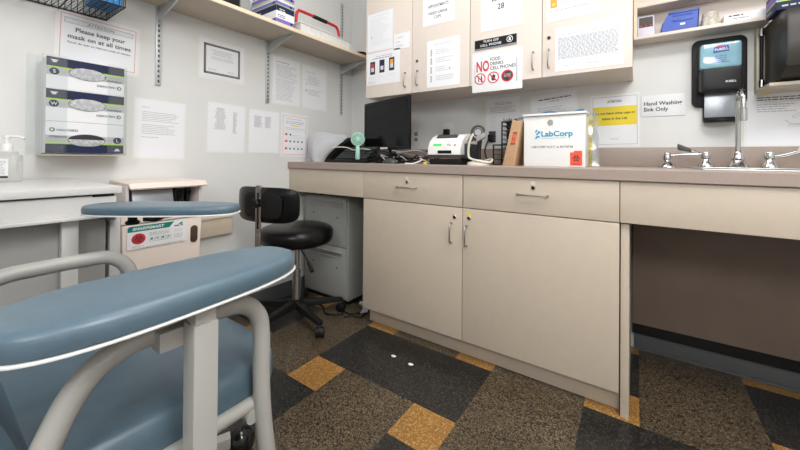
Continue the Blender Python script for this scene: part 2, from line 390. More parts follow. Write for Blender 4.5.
# ------------------------------------------------------------------ base cabinets
dy = .012
def bar_handle(p0, p1, parent, out=(0, -1, 0), r=.0036, st=.024):
    p0, p1, out = V(p0), V(p1), V(out); d = (p1 - p0).normalized()
    mb = MB(); mb.tube([p0 - out * .001, p0 + out * (st - .008), p0 + out * st + d * .008, p1 + out * st - d * .008, p1 + out * (st - .008), p1 - out * .001], r, 'nickel', 10)
    mb.cyl(p0 - out * .001, p0 + out * .003, r * 1.6, 'nickel', 12); mb.cyl(p1 - out * .001, p1 + out * .003, r * 1.6, 'nickel', 12)
    return mb.build('handle', parent)
def lock(x, y, z, parent, sticker=None):
    mb = MB(); mb.lathe((x, y, z), [(.0095, -.001), (.0095, .002), (.008, .0035)], 'nickel', (0, -1, 0), 16); mb.lathe((x, y - .0034, z), [(.006, 0), (.006, .001)], 'black', (0, -1, 0), 12)
    if sticker: mb.lathe((x, y, z + .019), [(.0095, -.0005), (.0095, .0008)], sticker, (0, -1, 0), 14)
    return mb.build('lock', parent)
t = thing('base_cabinet', 'beige two-door two-drawer base cabinet under the brown worktop', 'cabinet', (1.29, .3, 0))
mb = MB(); mb.box(.6745, .690, dy + .019, .60, .092, .869, 'laminate', .001); mb.box(1.886, 1.9035, dy + .019, .60, .092, .869, 'laminate', .001)
mb.box(.690, 1.886, .585, .60, .092, .869, 'laminate'); mb.box(.690, 1.886, dy + .019, .585, .092, .108, 'laminate'); mb.box(.690, 1.886, dy + .019, .585, .855, .869, 'laminate'); mb.box(.690, 1.886, dy + .019, .585, .705, .722, 'laminate')
mb.build('carcass', t)
MB().box(.676, 1.903, .072, .088, .0, .092, 'laminate', .001).build('toe_kick', t)
MB().box(1.9075, 1.934, .030, .60, 0, .712, 'laminate', .0015).build('end_panel', t)
for x0, x1, hx, hz, lx, lz in ((.6725, 1.2815, .968, .793, .969, .822), (1.2865, 1.9035, 1.597, .797, 1.600, .827)):
    d = MB().box(x0, x1, dy, dy + .018, .7175, .8685, 'laminate', .0012).build('drawer', t)
    bar_handle((hx - .06, dy, hz), (hx + .06, dy, hz), d); lock(lx, dy, lz, d, 'plastic_cream')
for x0, x1, hx, lx, h0, h1, lz, st in ((.6725, 1.2825, 1.227, 1.243, .545, .640, .668, None), (1.2855, 1.9035, 1.304, 1.316, .540, .634, .670, 'yellow_print')):
    d = MB().box(x0, x1, dy, dy + .018, .0935, .7135, 'laminate', .0012).build('door', t)
    bar_handle((hx, dy, h0), (hx, dy, h1), d); lock(lx, dy, lz, d, st)
t = thing('desk_apron', 'beige apron unit under the worktop above the grey filing cabinet', 'apron unit', (.33, .2, .716))
MB().box(.003, .6705, dy, dy + .018, .7175, .8685, 'laminate', .0012).build('front_board', t)
MB().box(.02, .655, dy + .018, .5, .735, .855, 'laminate').build('box', t)
MB().box(.30, .325, dy + .002, dy + .012, .706, .7175, 'black', .002).build('catch', t)
tag(MB().box(1.906, XR, dy, dy + .018, .7175, .8685, 'laminate', .0012).build('sink_apron'), 'beige apron board under the worktop in front of the sink', 'apron board')
t = thing('access_panel', 'brown panel closing the knee space under the sink', 'panel', (2.6, .595, .13))
MB().box(1.94, XR, .575, .590, .142, .868, 'panel_brown', .001).build('board', t)
MB().box(1.94, XR, .590, .612, .089, .20, 'black').build('gap_shade', t)  # black strip painting in the shaded gap between panel and baseboard

# ------------------------------------------------------------------ wall cabinets
uy, uz = .294, 1.348
def wall_cabinet(x0, x1, xm, label, hl, hr, locks):
    t = thing('wall_cabinet', label, 'wall cabinet', ((x0 + x1) / 2, .45, uz), 'wall cabinets over the worktop')
    mb = MB(); mb.box(x0 + .0005, x0 + .018, uy + .019, D, uz + .001, 2.25, 'laminate_pale', .001); mb.box(x1 - .018, x1 - .0005, uy + .019, D, uz + .001, 2.25, 'laminate_pale', .001)
    mb.box(x0 + .018, x1 - .018, uy + .019, D, uz + .001, uz + .019, 'laminate_pale'); mb.box(x0 + .018, x1 - .018, uy + .019, D, 2.232, 2.25, 'laminate_pale'); mb.box(x0 + .018, x1 - .018, D - .01, D, uz + .02, 2.232, 'laminate_pale')
    mb.build('carcass', t)
    for a, b, hx, lk in ((x0, xm, hl, locks[0]), (xm, x1, hr, locks[1])):
        d = MB().box(a + .0015, b - .0015, uy, uy + .018, uz, 2.25, 'laminate_pale', .0012).build('door', t)
        bar_handle((hx, uy, 1.392), (hx, uy, 1.478), d, r=.0034)
        if lk: lock(lk[0], uy, lk[1], d)
    return t
wall_cabinet(.4395, 1.193, .812, 'cream two-door wall cabinet nearer the corner, above the monitor', .765, .853, (None, (.85, 1.54)))
wall_cabinet(1.194, 1.9395, 1.571, 'cream two-door wall cabinet nearer the sink, above the white drop box', 1.530, 1.602, (None, (1.603, 1.536)))

# open shelf right of the cabinets
t = thing('open_shelf', 'cream open shelf on the back wall right of the cream cabinets', 'shelf', (2.17, .57, 1.525))
MB().box(1.941, 2.405, .515, D, 1.525, 1.540, 'laminate_pale', .001).build('shelf_board', t)
MB().box(1.941, 2.62, D - .008, D, 1.54, 2.25, 'laminate_pale').build('back_panel', t)
MB().box(1.941, 1.955, .515, D - .008, 1.54, 2.25, 'shelf_edge').build('side_panel', t)
MB().box(1.955, 2.62, .515, D - .008, 1.675, 1.69, 'laminate_pale', .001).build('upper_board', t)

# ------------------------------------------------------------------ paper goods
PW, PH = .2159, .2794
def sheet(mb, F, w, h, m='paper', c0=0., c1=.0008, tape=False, sleeve=None):
    if sleeve:
        e = sleeve; mb.fbox(F, -e, w + e, -e, h + e, -.0006, .0, 'sleeve_back' if False else 'paper_warm')
    mb.fbox(F, 0, w, 0, h, c0, c1, m); return mb
def paper(name, label, F, w=PW, h=PH, sleeve=None, m='paper', cat='paper', group=None, draw=None):
    mb = MB(); sheet(mb, F, w, h, m, 0, .0008, sleeve=sleeve)
    if draw: draw(mb, F)
    return tag(mb.build(name), label, cat, group)
def d_letter(mb, F):
    mb.lines(F, .028, .06, .245, 1, .01, .0025, 'ink_soft', ragged=0)
    mb.lines(F, .028, .19, .222, 6, .0085, .0024, 'ink_soft', ragged=.25)
    mb.lines(F, .028, .19, .16, 6, .0085, .0024, 'ink_soft', ragged=.3); mb.lines(F, .028, .1, .1, 1, .01, .0024, 'ink_soft', ragged=0)
paper('notice_letter', 'white typed letter on the left wall directly right of the glove box holder', LEFT(-.868, .938, rot=-1), .215, .282, .006, draw=d_letter, cat='notice')
def d_lists(mb, F):
    mb.lines(F, .03, .10, .25, 26, .0048, .0022, 'ink_soft', ragged=.5, center=True); mb.lines(F, .14, .165, .235, 30, .0042, .0022, 'ink_soft', ragged=.4)
    mb.rect(F, 0, .002, 0, .001, .0011, 'ink_faint')
paper('notice_sheet', 'white sheet with two uneven columns of print under the framed certificate', LEFT(-.530, .973, rot=-1.2), .212, .276, .005, draw=d_lists, cat='notice')
def d_two(mb, F):
    mb.lines(F, .03, .085, .225, 14, .0052, .0026, 'ink_soft', ragged=.3); mb.lines(F, .105, .15, .225, 14, .0052, .0026, 'ink_soft', ragged=.3)
paper('notice_sheet', 'white sheet with a short two-column block at its top beside the red-bordered notice', LEFT(-.283, .976, rot=-.6), .206, .262, .005, draw=d_two, cat='notice')
def d_red(mb, F):
    mb.outline(F, .008, .202, .008, .272, .0022, .0011, 'red_soft')
    mb.lines(F, .03, .17, .25, 1, .01, .003, 'red_soft'); mb.lines(F, .03, .185, .232, 2, .012, .003, 'ink_blue', ragged=.1); mb.rect(F, .07, .14, .203, .209, .0011, 'yellow_print')
    mb.lines(F, .025, .19, .188, 2, .010, .0026, 'ink_soft', ragged=.1); mb.lines(F, .07, .19, .14, 2, .012, .002, 'red_soft')
    for r_, b in enumerate((.138, .092, .042)):
        mb.rect(F, .025, .045, b, b + .014, .0011, 'orange_red')
        for k in range(1 if r_ == 0 else 4): mb.rect(F, .062 + k * .033, .074 + k * .033, b, b + .012, .0011, 'ink')
        mb.lines(F, .025, .19, b + .024, 1, .01, .002, 'ink_faint', ragged=.2)
paper('notice_poster', 'red-bordered instruction notice on the left wall beside the curled papers', LEFT(-.052, .957, rot=-1), .21, .282, .008, draw=d_red, cat='notice')
def d_form(mb, F):
    mb.lines(F, .02, .12, .275, 1, .01, .003, 'ink', ragged=0); mb.lines(F, .02, .19, .258, 12, .0075, .0022, 'ink_soft', ragged=.35); mb.lines(F, .02, .19, .160, 17, .0085, .0024, 'ink_soft', ragged=.4)
    for b in (.165, .11, .06): mb.rect(F, .015, .195, b, b + .0008, .0011, 'ink_soft')
paper('notice_form', 'densely printed form high on the left wall just under the wooden shelf', LEFT(-.118, 1.302), .21, .305, .007, draw=d_form, cat='notice')
def d_list2(mb, F):
    mb.lines(F, .03, .12, .26, 1, .01, .003, 'ink_soft', ragged=0); mb.lines(F, .045, .17, .235, 8, .0085, .0022, 'ink_soft', ragged=.5); mb.lines(F, .045, .2, .135, 5, .009, .0022, 'ink_soft', ragged=.6)
    mb.rect(F, .028, .034, .2, .208, .0011, 'orange'); mb.rect(F, .028, .034, .17, .178, .0011, 'ink_blue'); mb.rect(F, .028, .034, .115, .135, .0011, 'ink_blue')
paper('notice_sheet', 'sparsely printed sheet under the wooden shelf, right of the dense form', LEFT(.12, 1.300), .222, .305, .006, draw=d_list2, cat='notice')
def d_cert(mb, F):
    mb.outline(F, .016, .224, .016, .184, .012, .0011, 'mid_grey'); mb.outline(F, .0175, .2225, .0175, .1825, .0035, .0012, 'dark_grey'); mb.outline(F, .0245, .2155, .0245, .1755, .003, .0012, 'dark_grey')
    mb.lines(F, .06, .18, .15, 3, .011, .003, 'ink_soft', ragged=.3, center=True); mb.lines(F, .05, .19, .112, 2, .01, .0025, 'ink_soft', ragged=.2, center=True)
    mb.lines(F, .04, .09, .045, 2, .008, .002, 'ink_soft'); mb.lines(F, .15, .2, .045, 2, .008, .002, 'ink_soft')
paper('certificate', 'certificate with a dark ornate border hung under the wooden shelf', LEFT(-.572, 1.391, rot=0), .242, .20, .012, draw=d_cert, cat='certificate')
def d_mask(mb, F):
    mb.outline(F, .004, .262, .004, .20, .0022, .0011, 'red_soft'); mb.outline(F, .016, .25, .163, .184, .0012, .0011, 'ink')
    for k in range(40):
        x = .02 + k * .0057
        if .095 < x < .175: continue
        mb.flat(F, [(x, .166), (x + .001, .166), (x + .006, .181), (x + .005, .181)], .0011, 'ink_soft')
    mb.text(F, 'ATTENTION', .133, .167, .0165, 'ink', align='CENTER', shear=.25)
    mb.text(F, 'Please keep your', .135, .131, .025, 'ink', align='CENTER', bold=.018, width=.17); mb.text(F, 'mask on at all times', .135, .100, .025, 'ink', align='CENTER', bold=.018, width=.215)
    mb.text(F, 'Favor de usar su máscara todo el tiempo', .135, .079, .0125, 'ink', align='CENTER', bold=.006, width=.215)
paper('mask_poster', 'tilted mask notice with a thin red border above the glove boxes', LEFT(-1.131, 1.340, x=.002, rot=-1.5), .267, .205, .012, draw=d_mask, cat='poster')

# upper door papers
UF = lambda x, z, rot=0: BACK(x, z, uy - .0005, rot)
def d_hand(mb, F): mb.lines(F, .03, .18, .232, 1, .01, .004, 'ink_faint', ragged=0); mb.lines(F, .025, .18, .212, 17, .0108, .0028, 'ink_faint', ragged=.45); mb.rect(F, .03, .036, .09, .105, .0011, 'ink_soft')
paper('door_notice', 'topmost sheet of faint print on the leftmost wall cabinet door', UF(.455, 1.655), .209, .254, draw=d_hand, cat='notice')
def d_note(mb, F): mb.lines(F, .02, .08, .072, 1, .02, .004, 'ink_soft', ragged=.2); mb.lines(F, .015, .045, .045, 1, .02, .004, 'ink_soft', ragged=0); mb.lines(F, .02, .08, .02, 1, .02, .004, 'ink_soft', ragged=.4)
paper('door_note', 'small handwritten note above the sheet showing three phones', UF(.675, 1.636), .12, .1, draw=d_note, cat='note')
def d_phones(mb, F):
    mb.lines(F, .08, .22, .185, 1, .01, .004, 'red_soft', ragged=.1); mb.lines(F, .05, .21, .172, 1, .01, .0045, 'ink_blue', ragged=.05)
    for k, (m1, m2) in enumerate((('red_print', 'red_soft'), ('navy', 'plastic_lilac'), ('orange', 'yellow_print'))):
        x = .028 + k * .079; b = .072 + k * .004
        mb.rect(F, x, x + .042, b, b + .085, .0011, 'ink'); mb.rect(F, x + .009, x + .033, b + .018, b + .045, .0012, 'plastic_lilac'); mb.rect(F, x + .009, x + .033, b + .045, b + .072, .0012, m1); mb.rect(F, x + .014, x + .02, b + .094, b + .1, .0012, 'orange')
        mb.lines(F, x - .01, x + .05, b - .02, 2, .009, .002, 'ink_faint')
    mb.lines(F, .01, .08, .02, 2, .009, .002, 'ink_soft')
paper('door_notice', 'sheet showing three dark phones at the bottom of the leftmost cabinet door', UF(.4505, 1.430), .272, .215, draw=d_phones, cat='notice')
def d_wash(mb, F):
    mb.text(F, 'ATTENTION', .108, .20, .03, 'ink', align='CENTER', width=.15)
    mb.text(F, 'APPOINTMENTS', .104, .102, .026, 'ink', align='CENTER', width=.135, bold=.005); mb.text(F, 'NEED URINE', .102, .062, .023, 'ink', align='CENTER', width=.125, bold=.005); mb.text(F, 'CUPS', .100, .036, .023, 'ink', align='CENTER', width=.045, bold=.005)
paper('door_notice', 'printed notice cut by the frame top, second cabinet door from the left', UF(.889, 1.738), .211, .279, draw=d_wash, cat='notice')
def d_table4(mb, F):
    mb.lines(F, .05, .18, .25, 1, .01, .0028, 'ink_soft', ragged=0)
    for b in (.205, .155, .102, .05):
        mb.rect(F, .025, .034, b - .02, b + .02, .0011, 'ink_soft'); mb.lines(F, .06, .18, b + .012, 3, .011, .0026, 'ink_soft', ragged=.5)
    mb.rect(F, .147, .153, .098, .104, .0012, 'ink')
paper('door_notice', 'four-row sheet beside the lock on the second cabinet door from the left', UF(.9195, 1.3665), .215, .278, draw=d_table4, cat='notice')
def d_28(mb, F):
    mb.text(F, 'MARCH', .112, .150, .036, 'ink', align='CENTER', width=.10, bold=.004); mb.text(F, '28', .109, .104, .042, 'ink', align='CENTER', bold=.012, width=.035)
paper('door_notice', 'mostly blank white sheet reading 28 above the black phone plaque', UF(1.2565, 1.6325), .217, .279, draw=d_28, cat='notice')
def d_orange(mb, F):
    mb.rect(F, .015, .045, .065, .11, .0011, 'orange'); mb.rect(F, .023, .037, .075, .088, .0012, 'yellow_print')
    mb.lines(F, .06, .19, .115, 5, .0095, .003, 'ink_soft', ragged=.2); mb.lines(F, .015, .2, .048, 1, .01, .004, 'ink_soft', ragged=.1); mb.lines(F, .03, .18, .02, 2, .009, .0028, 'ink_faint', ragged=.2)
paper('door_notice', 'sheet with an orange square at the top of the rightmost cabinet door', UF(1.5935, 1.611), .211, .279, draw=d_orange, cat='notice')
def d_cal(mb, F):
    w, h = .272, .206; mb.lines(F, .012, .255, .188, 1, .01, .003, 'ink_faint', ragged=.1); mb.lines(F, .012, .262, .172, 1, .01, .003, 'ink_soft', ragged=.05)
    for k in range(18): mb.lines(F, .012, .262, .155 - k * .0058, 1, .01, .0036, 'ink_grid', ragged=.05)
    mb.lines(F, .04, .09, .022, 1, .01, .003, 'ink_soft'); mb.lines(F, .13, .20, .022, 1, .01, .003, 'ink_soft')
paper('door_chart', 'wide landscape chart of fine grey rows on the rightmost cabinet door', UF(1.632, 1.366), .273, .207, draw=d_cal, cat='chart')

# plaque and NO FOOD sign
F = BACK(1.2225, 1.535, uy - .0005); mb = MB(); mb.fbox(F, 0, .228, 0, .056, 0, .003, 'silver_plate', .001); mb.fbox(F, .002, .226, .009, .054, .003, .004, 'black')
mb.text(F, 'TURN OFF', .092, .036, .0175, 'box_white', .0046, 'CENTER', .012, width=.085); mb.text(F, 'CELL PHONE', .090, .016, .0175, 'box_white', .0046, 'CENTER', .012, width=.115)
mb.ring(F, .192, .032, .0135, .0165, .0046, 'box_white'); mb.rect(F.sub(.192, .032, 0, 20), -.004, .004, -.009, .009, .0045, 'box_white'); mb.rect(F.sub(.192, .032, 0, 45), -.0135, .0135, -.0012, .0012, .0048, 'box_white')
tag(mb.build('phone_plaque'), 'small black plaque reading TURN OFF CELL PHONE on the third cabinet door', 'plaque')
F = BACK(1.211, 1.3055, uy - .002); mb = MB(); mb.fbox(F, 0, .268, 0, .213, -.001, .004, 'box_white', .001); c = .0046
mb.text(F, 'NO', .022, .112, .078, 'red_print', c, bold=.03, width=.071)
for k, w in enumerate(('FOOD', 'DRINKS', 'CELL PHONES')): mb.text(F, w, .100, .162 - k * .024, .024, 'ink', c, bold=.012, width=(.055, .07, .135)[k])
mb.rect(F, .238, .243, .04, .16, c, 'ink_soft'); mb.rect(F, .0135, .0165, .05, .155, c, 'ink_soft')
for k, a in enumerate((.045, .118, .192)):
    b = .072; mb.disc(F, a, b, .028, c, 'box_white')
    if k == 0: mb.rect(F, a - .010, a - .005, b - .018, b + .018, c + .0003, 'ink'); mb.rect(F, a + .004, a + .012, b - .018, b + .004, c + .0003, 'ink'); mb.rect(F, a + .005, a + .011, b + .004, b + .018, c + .0003, 'ink')
    elif k == 1: mb.flat(F, [(a - .012, b + .012), (a - .008, b - .016), (a + .008, b - .016), (a + .012, b + .012)], c + .0003, 'ink'); mb.rect(F, a - .001, a + .003, b + .01, b + .022, c + .0003, 'ink')
    else: mb.disc(F, a, b, .026, c + .0002, 'dark_grey'); mb.rect(F, a - .018, a + .018, b - .006, b + .012, c + .0003, 'silver_plate'); mb.rect(F, a - .012, a + .012, b - .018, b - .006, c + .0003, 'ink')
    mb.ring(F, a, b, .0255, .031, c + .0005, 'red_print'); mb.rect(F.sub(a, b, 0, -45), -.027, .027, -.0028, .0028, c + .0006, 'red_print')
tag(mb.build('no_food_sign'), 'white NO FOOD DRINKS CELL PHONES sign hanging below the cabinet edge', 'sign')

# back wall papers
WF = lambda x, z, rot=0, y=D - .0004: BACK(x, z, y, rot)
def d_memo(mb, F): mb.text(F, '', 0, 0, .01, 'ink'); mb.lines(F, .05, .17, .248, 2, .01, .004, 'ink_soft', ragged=.4, center=True); mb.lines(F, .025, .19, .222, 4, .011, .003, 'ink_soft', ragged=.2); mb.lines(F, .025, .19, .165, 8, .011, .003, 'ink_faint', ragged=.5)
paper('wall_memo', 'white memo on the back wall behind the barcode scanner', WF(1.169, 1.043, 1), .2, .276, .007, draw=d_memo, cat='memo')
def d_will(mb, F): mb.text(F, '..ab will be in', .01, .168, .024, 'ink', width=.2, bold=.003) if False else mb.text(F, 'Lab will be', .045, .165, .024, 'ink', width=.165, bold=.003); mb.lines(F, .03, .22, .135, 4, .016, .004, 'ink_soft', ragged=.3)
paper('wall_memo', 'large-lettered memo on the back wall behind the cardboard folder', WF(1.232, 1.015, 1, D - .0018), .275, .205, draw=d_will, cat='memo')
def d_bhead(mb, F): mb.lines(F, .04, .21, .238, 1, .01, .0055, 'ink', ragged=.0); mb.lines(F, .10, .16, .224, 1, .01, .004, 'ink_soft'); mb.lines(F, .03, .2, .19, 6, .014, .003, 'ink_soft')
paper('wall_memo', 'tilted memo on the back wall above the white drop box', WF(1.462, 1.045, 5), .235, .262, .008, draw=d_bhead, cat='memo')
F = WF(1.757, 1.018, .5); mb = MB(); sheet(mb, F, .206, .266, 'paper', sleeve=.006)
mb.outline(F, .004, .202, .008, .259, .0022, .0011, 'ink_soft'); mb.rect(F, .0065, .199, .108, .206, .0011, 'yellow_print')
mb.text(F, 'ATTENTION', .103, .227, .017, 'navy', align='CENTER', bold=.02, width=.062); mb.text(F, 'Do not leave urine cups or', .103, .166, .0185, 'navy', align='CENTER', bold=.018, width=.178); mb.text(F, 'tubes in the Lab', .103, .138, .0185, 'navy', align='CENTER', bold=.018, width=.112); mb.lines(F, .085, .12, .035, 1, .01, .003, 'ink_soft', ragged=0)
tag(mb.build('attention_notice'), 'ATTENTION notice with a broad yellow band on the back wall', 'notice')
F = WF(1.973, 1.163, -.3); mb = MB(); mb.fbox(F, 0, .171, 0, .105, 0, .004, 'box_white', .001); mb.text(F, 'Hand Washing', .009, .055, .026, 'ink', .0046, bold=.02, width=.148); mb.text(F, 'Sink Only', .009, .026, .026, 'ink', .0046, bold=.02, width=.097)
tag(mb.build('hand_washing_sign'), 'white plate reading Hand Washing Sink Only left of the soap dispenser', 'sign')
def d_inst(mb, F):
    mb.rect(F, .03, .068, .214, .2185, .0011, 'yellow_print'); mb.lines(F, .03, .26, .202, 2, .0095, .0038, 'ink', ragged=.02); mb.lines(F, .03, .15, .172, 4, .0098, .0032, 'ink_soft', ragged=.3)
    q = [(.115, .105), (.135, .088), (.185, .088), (.2, .1), (.195, .115), (.185, .12)]
    for a, b in zip(q, q[1:]): mb.tube([F.p(*a, .0012), F.p(*b, .0012)], .0009, 'ink_soft', 5)
    mb.outline(F.sub(.14, .112, 0, 32), 0, .055, 0, .010, .0012, .0012, 'ink_soft'); mb.outline(F, .125, .2, .078, .086, .001, .0012, 'ink_soft')
paper('eyewash_instructions', 'instruction sheet with a line drawing right of the faucet', WF(2.352, 1.016, -.4), .279, .232, .008, draw=d_inst, cat='instruction sheet')

# ------------------------------------------------------------------ outlets
def outlet(x, z, label, plug=True, dark=False):
    w_, h_ = (.022, .035) if dark else (.037, .058)
    t = thing('wall_outlet', label, 'outlet', (x, D - .005, z - .06), 'electrical outlets on the back wall')
    mb = MB(); mb.box(x - w_, x + w_, D - .006, D, z - h_, z + h_, 'dark_grey' if dark else 'mat_white', .002); mb.build('cover_plate', t)
    if plug:
        mb = MB(); mb.box(x - .018, x + .02, D - .04, D - .006, z - .03, z + .012, 'black', .006); mb.tube(spline([(x, D - .038, z - .01), (x - .01, D - .055, z - .03), (x - .03, D - .05, z - .09), (x - .02, D - .035, z - .15)]), .004, 'black', 8); mb.build('plug', t)
    else:
        mb = MB()
        for s_ in (-.02, .02): mb.box(x - .014, x + .014, D - .0085, D - .006, z + s_ - .013, z + s_ + .013, 'mid_grey', .003)
        mb.build('socket', t)
outlet(.893, 1.132, 'outlet with a black plug on the back wall behind the label printer')
outlet(.64, 1.10, 'outlet half hidden behind the right edge of the monitor', False)
outlet(1.205, 1.085, 'dark outlet with a black plug left of the black step organizer', True, True)

# ------------------------------------------------------------------ left wall shelf
SZ = 1.688
t = thing('wall_shelf', 'long wooden shelf on the left wall carrying glove boxes and a tote', 'shelf', (.15, -.2, SZ))
MB().box(.004, .287, -1.03, .615, SZ, SZ + .018, 'shelf_board', .001).build('board', t)
MB().box(.287, .2945, -1.03, .615, SZ - .0015, SZ + .0195, 'shelf_edge', .001).build('front_edging', t)
for k, (y, zt, zb, lab) in enumerate(((-.773, 1.687, 1.298, 'slotted metal standard and bracket under the shelf right of the mask notice'), (-.165, 1.687, 1.293, 'slotted metal standard and bracket between the certificate and the dense form'), (.50, 2.18, 1.287, 'slotted metal standard and bracket nearest the corner, rising above the shelf'))):
    t = thing('shelf_support', lab, 'shelf support', (.006, y, zb), 'shelf standards on the left wall')
    mb = MB(); mb.box(0, .010, y - .012, y + .012, zb, zt, 'galv', .001)
    z = zb + .012
    while z < zt - .02:
        mb.box(.0095, .0104, y - .004, y + .004, z, z + .013, 'slot'); z += .025
    mb.build('standard', t)
    mb = MB(); mb.prism([(.010, y - .003, SZ - .001), (.250, y - .003, SZ - .001), (.250, y - .003, SZ - .012), (.010, y - .003, SZ - .075)], (0, .006, 0), 'galv', .001)
    for q in (.02, .048): mb.box(.0095, .0125, y - .007, y + .007, SZ - q - .008, SZ - q, 'galv')
    mb.build('bracket', t)
ST = SZ + .0195
def purple_box(x0, y0, z0, label, flip):
    L, W, H = .24, .122, .069; t = thing('glove_box', label, 'glove box', (x0 + L / 2, y0 + W / 2, z0), 'purple glove boxes on the wooden shelf')
    MB().box(x0, x0 + L, y0, y0 + W, z0, z0 + H, 'box_white', .001).build('carton', t)
    mb = MB()
    for F, w in ((Frame((x0, y0 - .0003, z0), (1, 0, 0), (0, 0, 1)), L), (Frame((x0 + L + .0003, y0, z0), (0, 1, 0), (0, 0, 1)), W)):
        c = .0001
        if flip: mb.rect(F, 0, w, .002, .006, c, 'lime'); mb.rect(F, 0, w, .006, .027, c, 'purple'); mb.lines(F, .01, w * .6, .046, 2, .01, .004, 'navy', c * 2); mb.disc(F, w - .02, .017, .008, c * 2, 'navy')
        else: mb.rect(F, 0, w, .001, .034, c, 'navy'); mb.rect(F, 0, w, .034, .038, c, 'lime'); mb.rect(F, 0, w, .038, .056, c, 'purple'); mb.lines(F, .02, w * .5, .012, 2, .01, .004, 'box_white', c * 2); mb.disc(F, w - .025, .046, .008, c * 2, 'navy')
    mb.build('print', t)
purple_box(.08 - .037, -.300, ST, 'white and purple glove box at the bottom of the shelf stack', True)
purple_box(.078 - .037, -.298, ST + .0695, 'navy banded purple glove box in the middle of the shelf stack', False)
purple_box(.082 - .037, -.302, ST + .139, 'purple glove box at the top of the shelf stack, cut by the frame', True)
t = thing('file_box', 'black storage box on the wooden shelf left of the purple glove boxes', 'storage box', (.16, -.58, ST))
mb = MB(); mb.box(.06, .255, -.72, -.50, ST, ST + .16, 'black', .004); mb.build('body', t); MB().box(.055, .255, -.495, -.44, ST, ST + .19, 'mid_grey', .003).build('grey_folder', t)
# phlebotomy tote
t = thing('tote_tray', 'white plastic tote tray with a red carry handle on the shelf', 'tote', (.19, .1, ST))
mb = MB(); a0, a1, b0, b1 = .10, .275, -.125, .33
mb.box(a0 + .012, a1 - .012, b0 + .012, b1 - .012, ST, ST + .004, 'plastic_white')
for q in ((a0, b0, a1, b0), (a1, b0, a1, b1), (a1, b1, a0, b1), (a0, b1, a0, b0)):
    cx, cy = (a0 + a1) / 2, (b0 + b1) / 2
    inn = lambda x, y, s_: (x + (cx - x) * s_ / abs(cx - x) if cx != x else x, y + (cy - y) * s_ / abs(cy - y) if cy != y else y)
    p = [inn(q[0], q[1], .014), inn(q[2], q[3], .014)]; o_ = [inn(q[0], q[1], .0), inn(q[2], q[3], .0)]; p2 = [inn(q[0], q[1], .017), inn(q[2], q[3], .017)]; o2 = [inn(q[0], q[1], .003), inn(q[2], q[3], .003)]
    mb.hexa([(*p[0], ST), (*p[1], ST), (*p2[1], ST), (*p2[0], ST), (*o_[0], ST + .06), (*o_[1], ST + .06), (*o2[1], ST + .06), (*o2[0], ST + .06)], 'plastic_white')
mb.build('tray', t)
mb = MB(); e = .006
for q in ((a0 - e, a1 + e, b0 - e, b0 + .004), (a0 - e, a1 + e, b1 - .004, b1 + e), (a0 - e, a0 + .004, b0, b1), (a1 - .004, a1 + e, b0, b1)): mb.box(*q, ST + .058, ST + .064, 'plastic_white', .002)
mb.build('rim', t)
mb = MB()
for k in range(11):
    y = b0 + .04 + k * .038; mb.hexa([(a1 - .014, y, ST + .002), (a1 - .011, y, ST + .002), (a1 - .011, y + .006, ST + .002), (a1 - .014, y + .006, ST + .002), (a1 - .003, y, ST + .058), (a1 + .0015, y, ST + .058), (a1 + .0015, y + .006, ST + .058), (a1 - .003, y + .006, ST + .058)], 'plastic_white')
mb.build('rib', t)
hx = .19; zh = 1.880
path = spline([(hx, -.09, ST + .03), (hx, -.09, zh - .045), (hx, -.075, zh - .008), (hx, -.04, zh), (hx, .22, zh), (hx, .265, zh - .012), (hx, .283, zh - .05), (hx, .285, ST + .03)], 6)
MB().tube(path, .0095, 'red', 14).build('handle', t)
MB().cyl((hx, .045, zh), (hx, .165, zh), .0125, 'black').build('grip', t)
mb = MB(); mb.tube(arc((.2, .50, ST + .017), .045, 0, 330, 20, (.3, 1, 0), (1, -.3, .1)), .009, 'red', 8); mb.tube(arc((.2, .50, ST + .027), .05, 40, 360, 20, (.3, 1, 0), (1, -.3, .1)), .009, 'black', 8)
tag(mb.build('coiled_tourniquet'), 'coiled red and black strap at the corner end of the shelf', 'strap')

# wire basket
t = thing('wire_basket', 'black wire basket on the left wall above the mask notice', 'basket', (.13, -1.2, 1.55))
x0, x1, y0, y1, z0, z1 = .0036, .235, -1.42, -.975, 1.552, 1.70
mb = MB()
for k in range(24): mb.tube([(x0 + .0, y0 + (y1 - y0) * k / 23, z0), (x1, y0 + (y1 - y0) * k / 23, z0)], .0014, 'black_metal', 6)
for k in range(13): mb.tube([(x0 + (x1 - x0) * k / 12, y0, z0), (x0 + (x1 - x0) * k / 12, y1, z0)], .0014, 'black_metal', 6)
for k in (5, 10, 15, 20): mb.tube([(x0, y0 + (y1 - y0) * k / 23, z0 - .003), (x1, y0 + (y1 - y0) * k / 23, z0 - .003)], .003, 'black_metal', 6)
mb.build('floor_grid', t)
mb = MB()
for z in (z0, z1): mb.tube([(x0, y0, z), (x1, y0, z), (x1, y1, z), (x0, y1, z)], .0035, 'black_metal', 8, closed=True)
for k in range(13):
    q = k / 12
    for y in (y0, y1): mb.tube([(x0 + (x1 - x0) * q, y, z0), (x0 + (x1 - x0) * q, y, z1)], .0014, 'black_metal', 6)
for k in range(24):
    y = y0 + (y1 - y0) * k / 23
    for x in (x0, x1): mb.tube([(x, y, z0), (x, y, z1)], .0014, 'black_metal', 6)
mb.build('side_wires', t)
t = thing('tissue_box', 'blue and white carton lying in the black wire basket', 'carton', (.15, -1.1, 1.556))
mb = MB(); mb.box(.10, .225, -1.07, -.985, 1.556, 1.63, 'box_blue', .002); mb.build('carton', t)
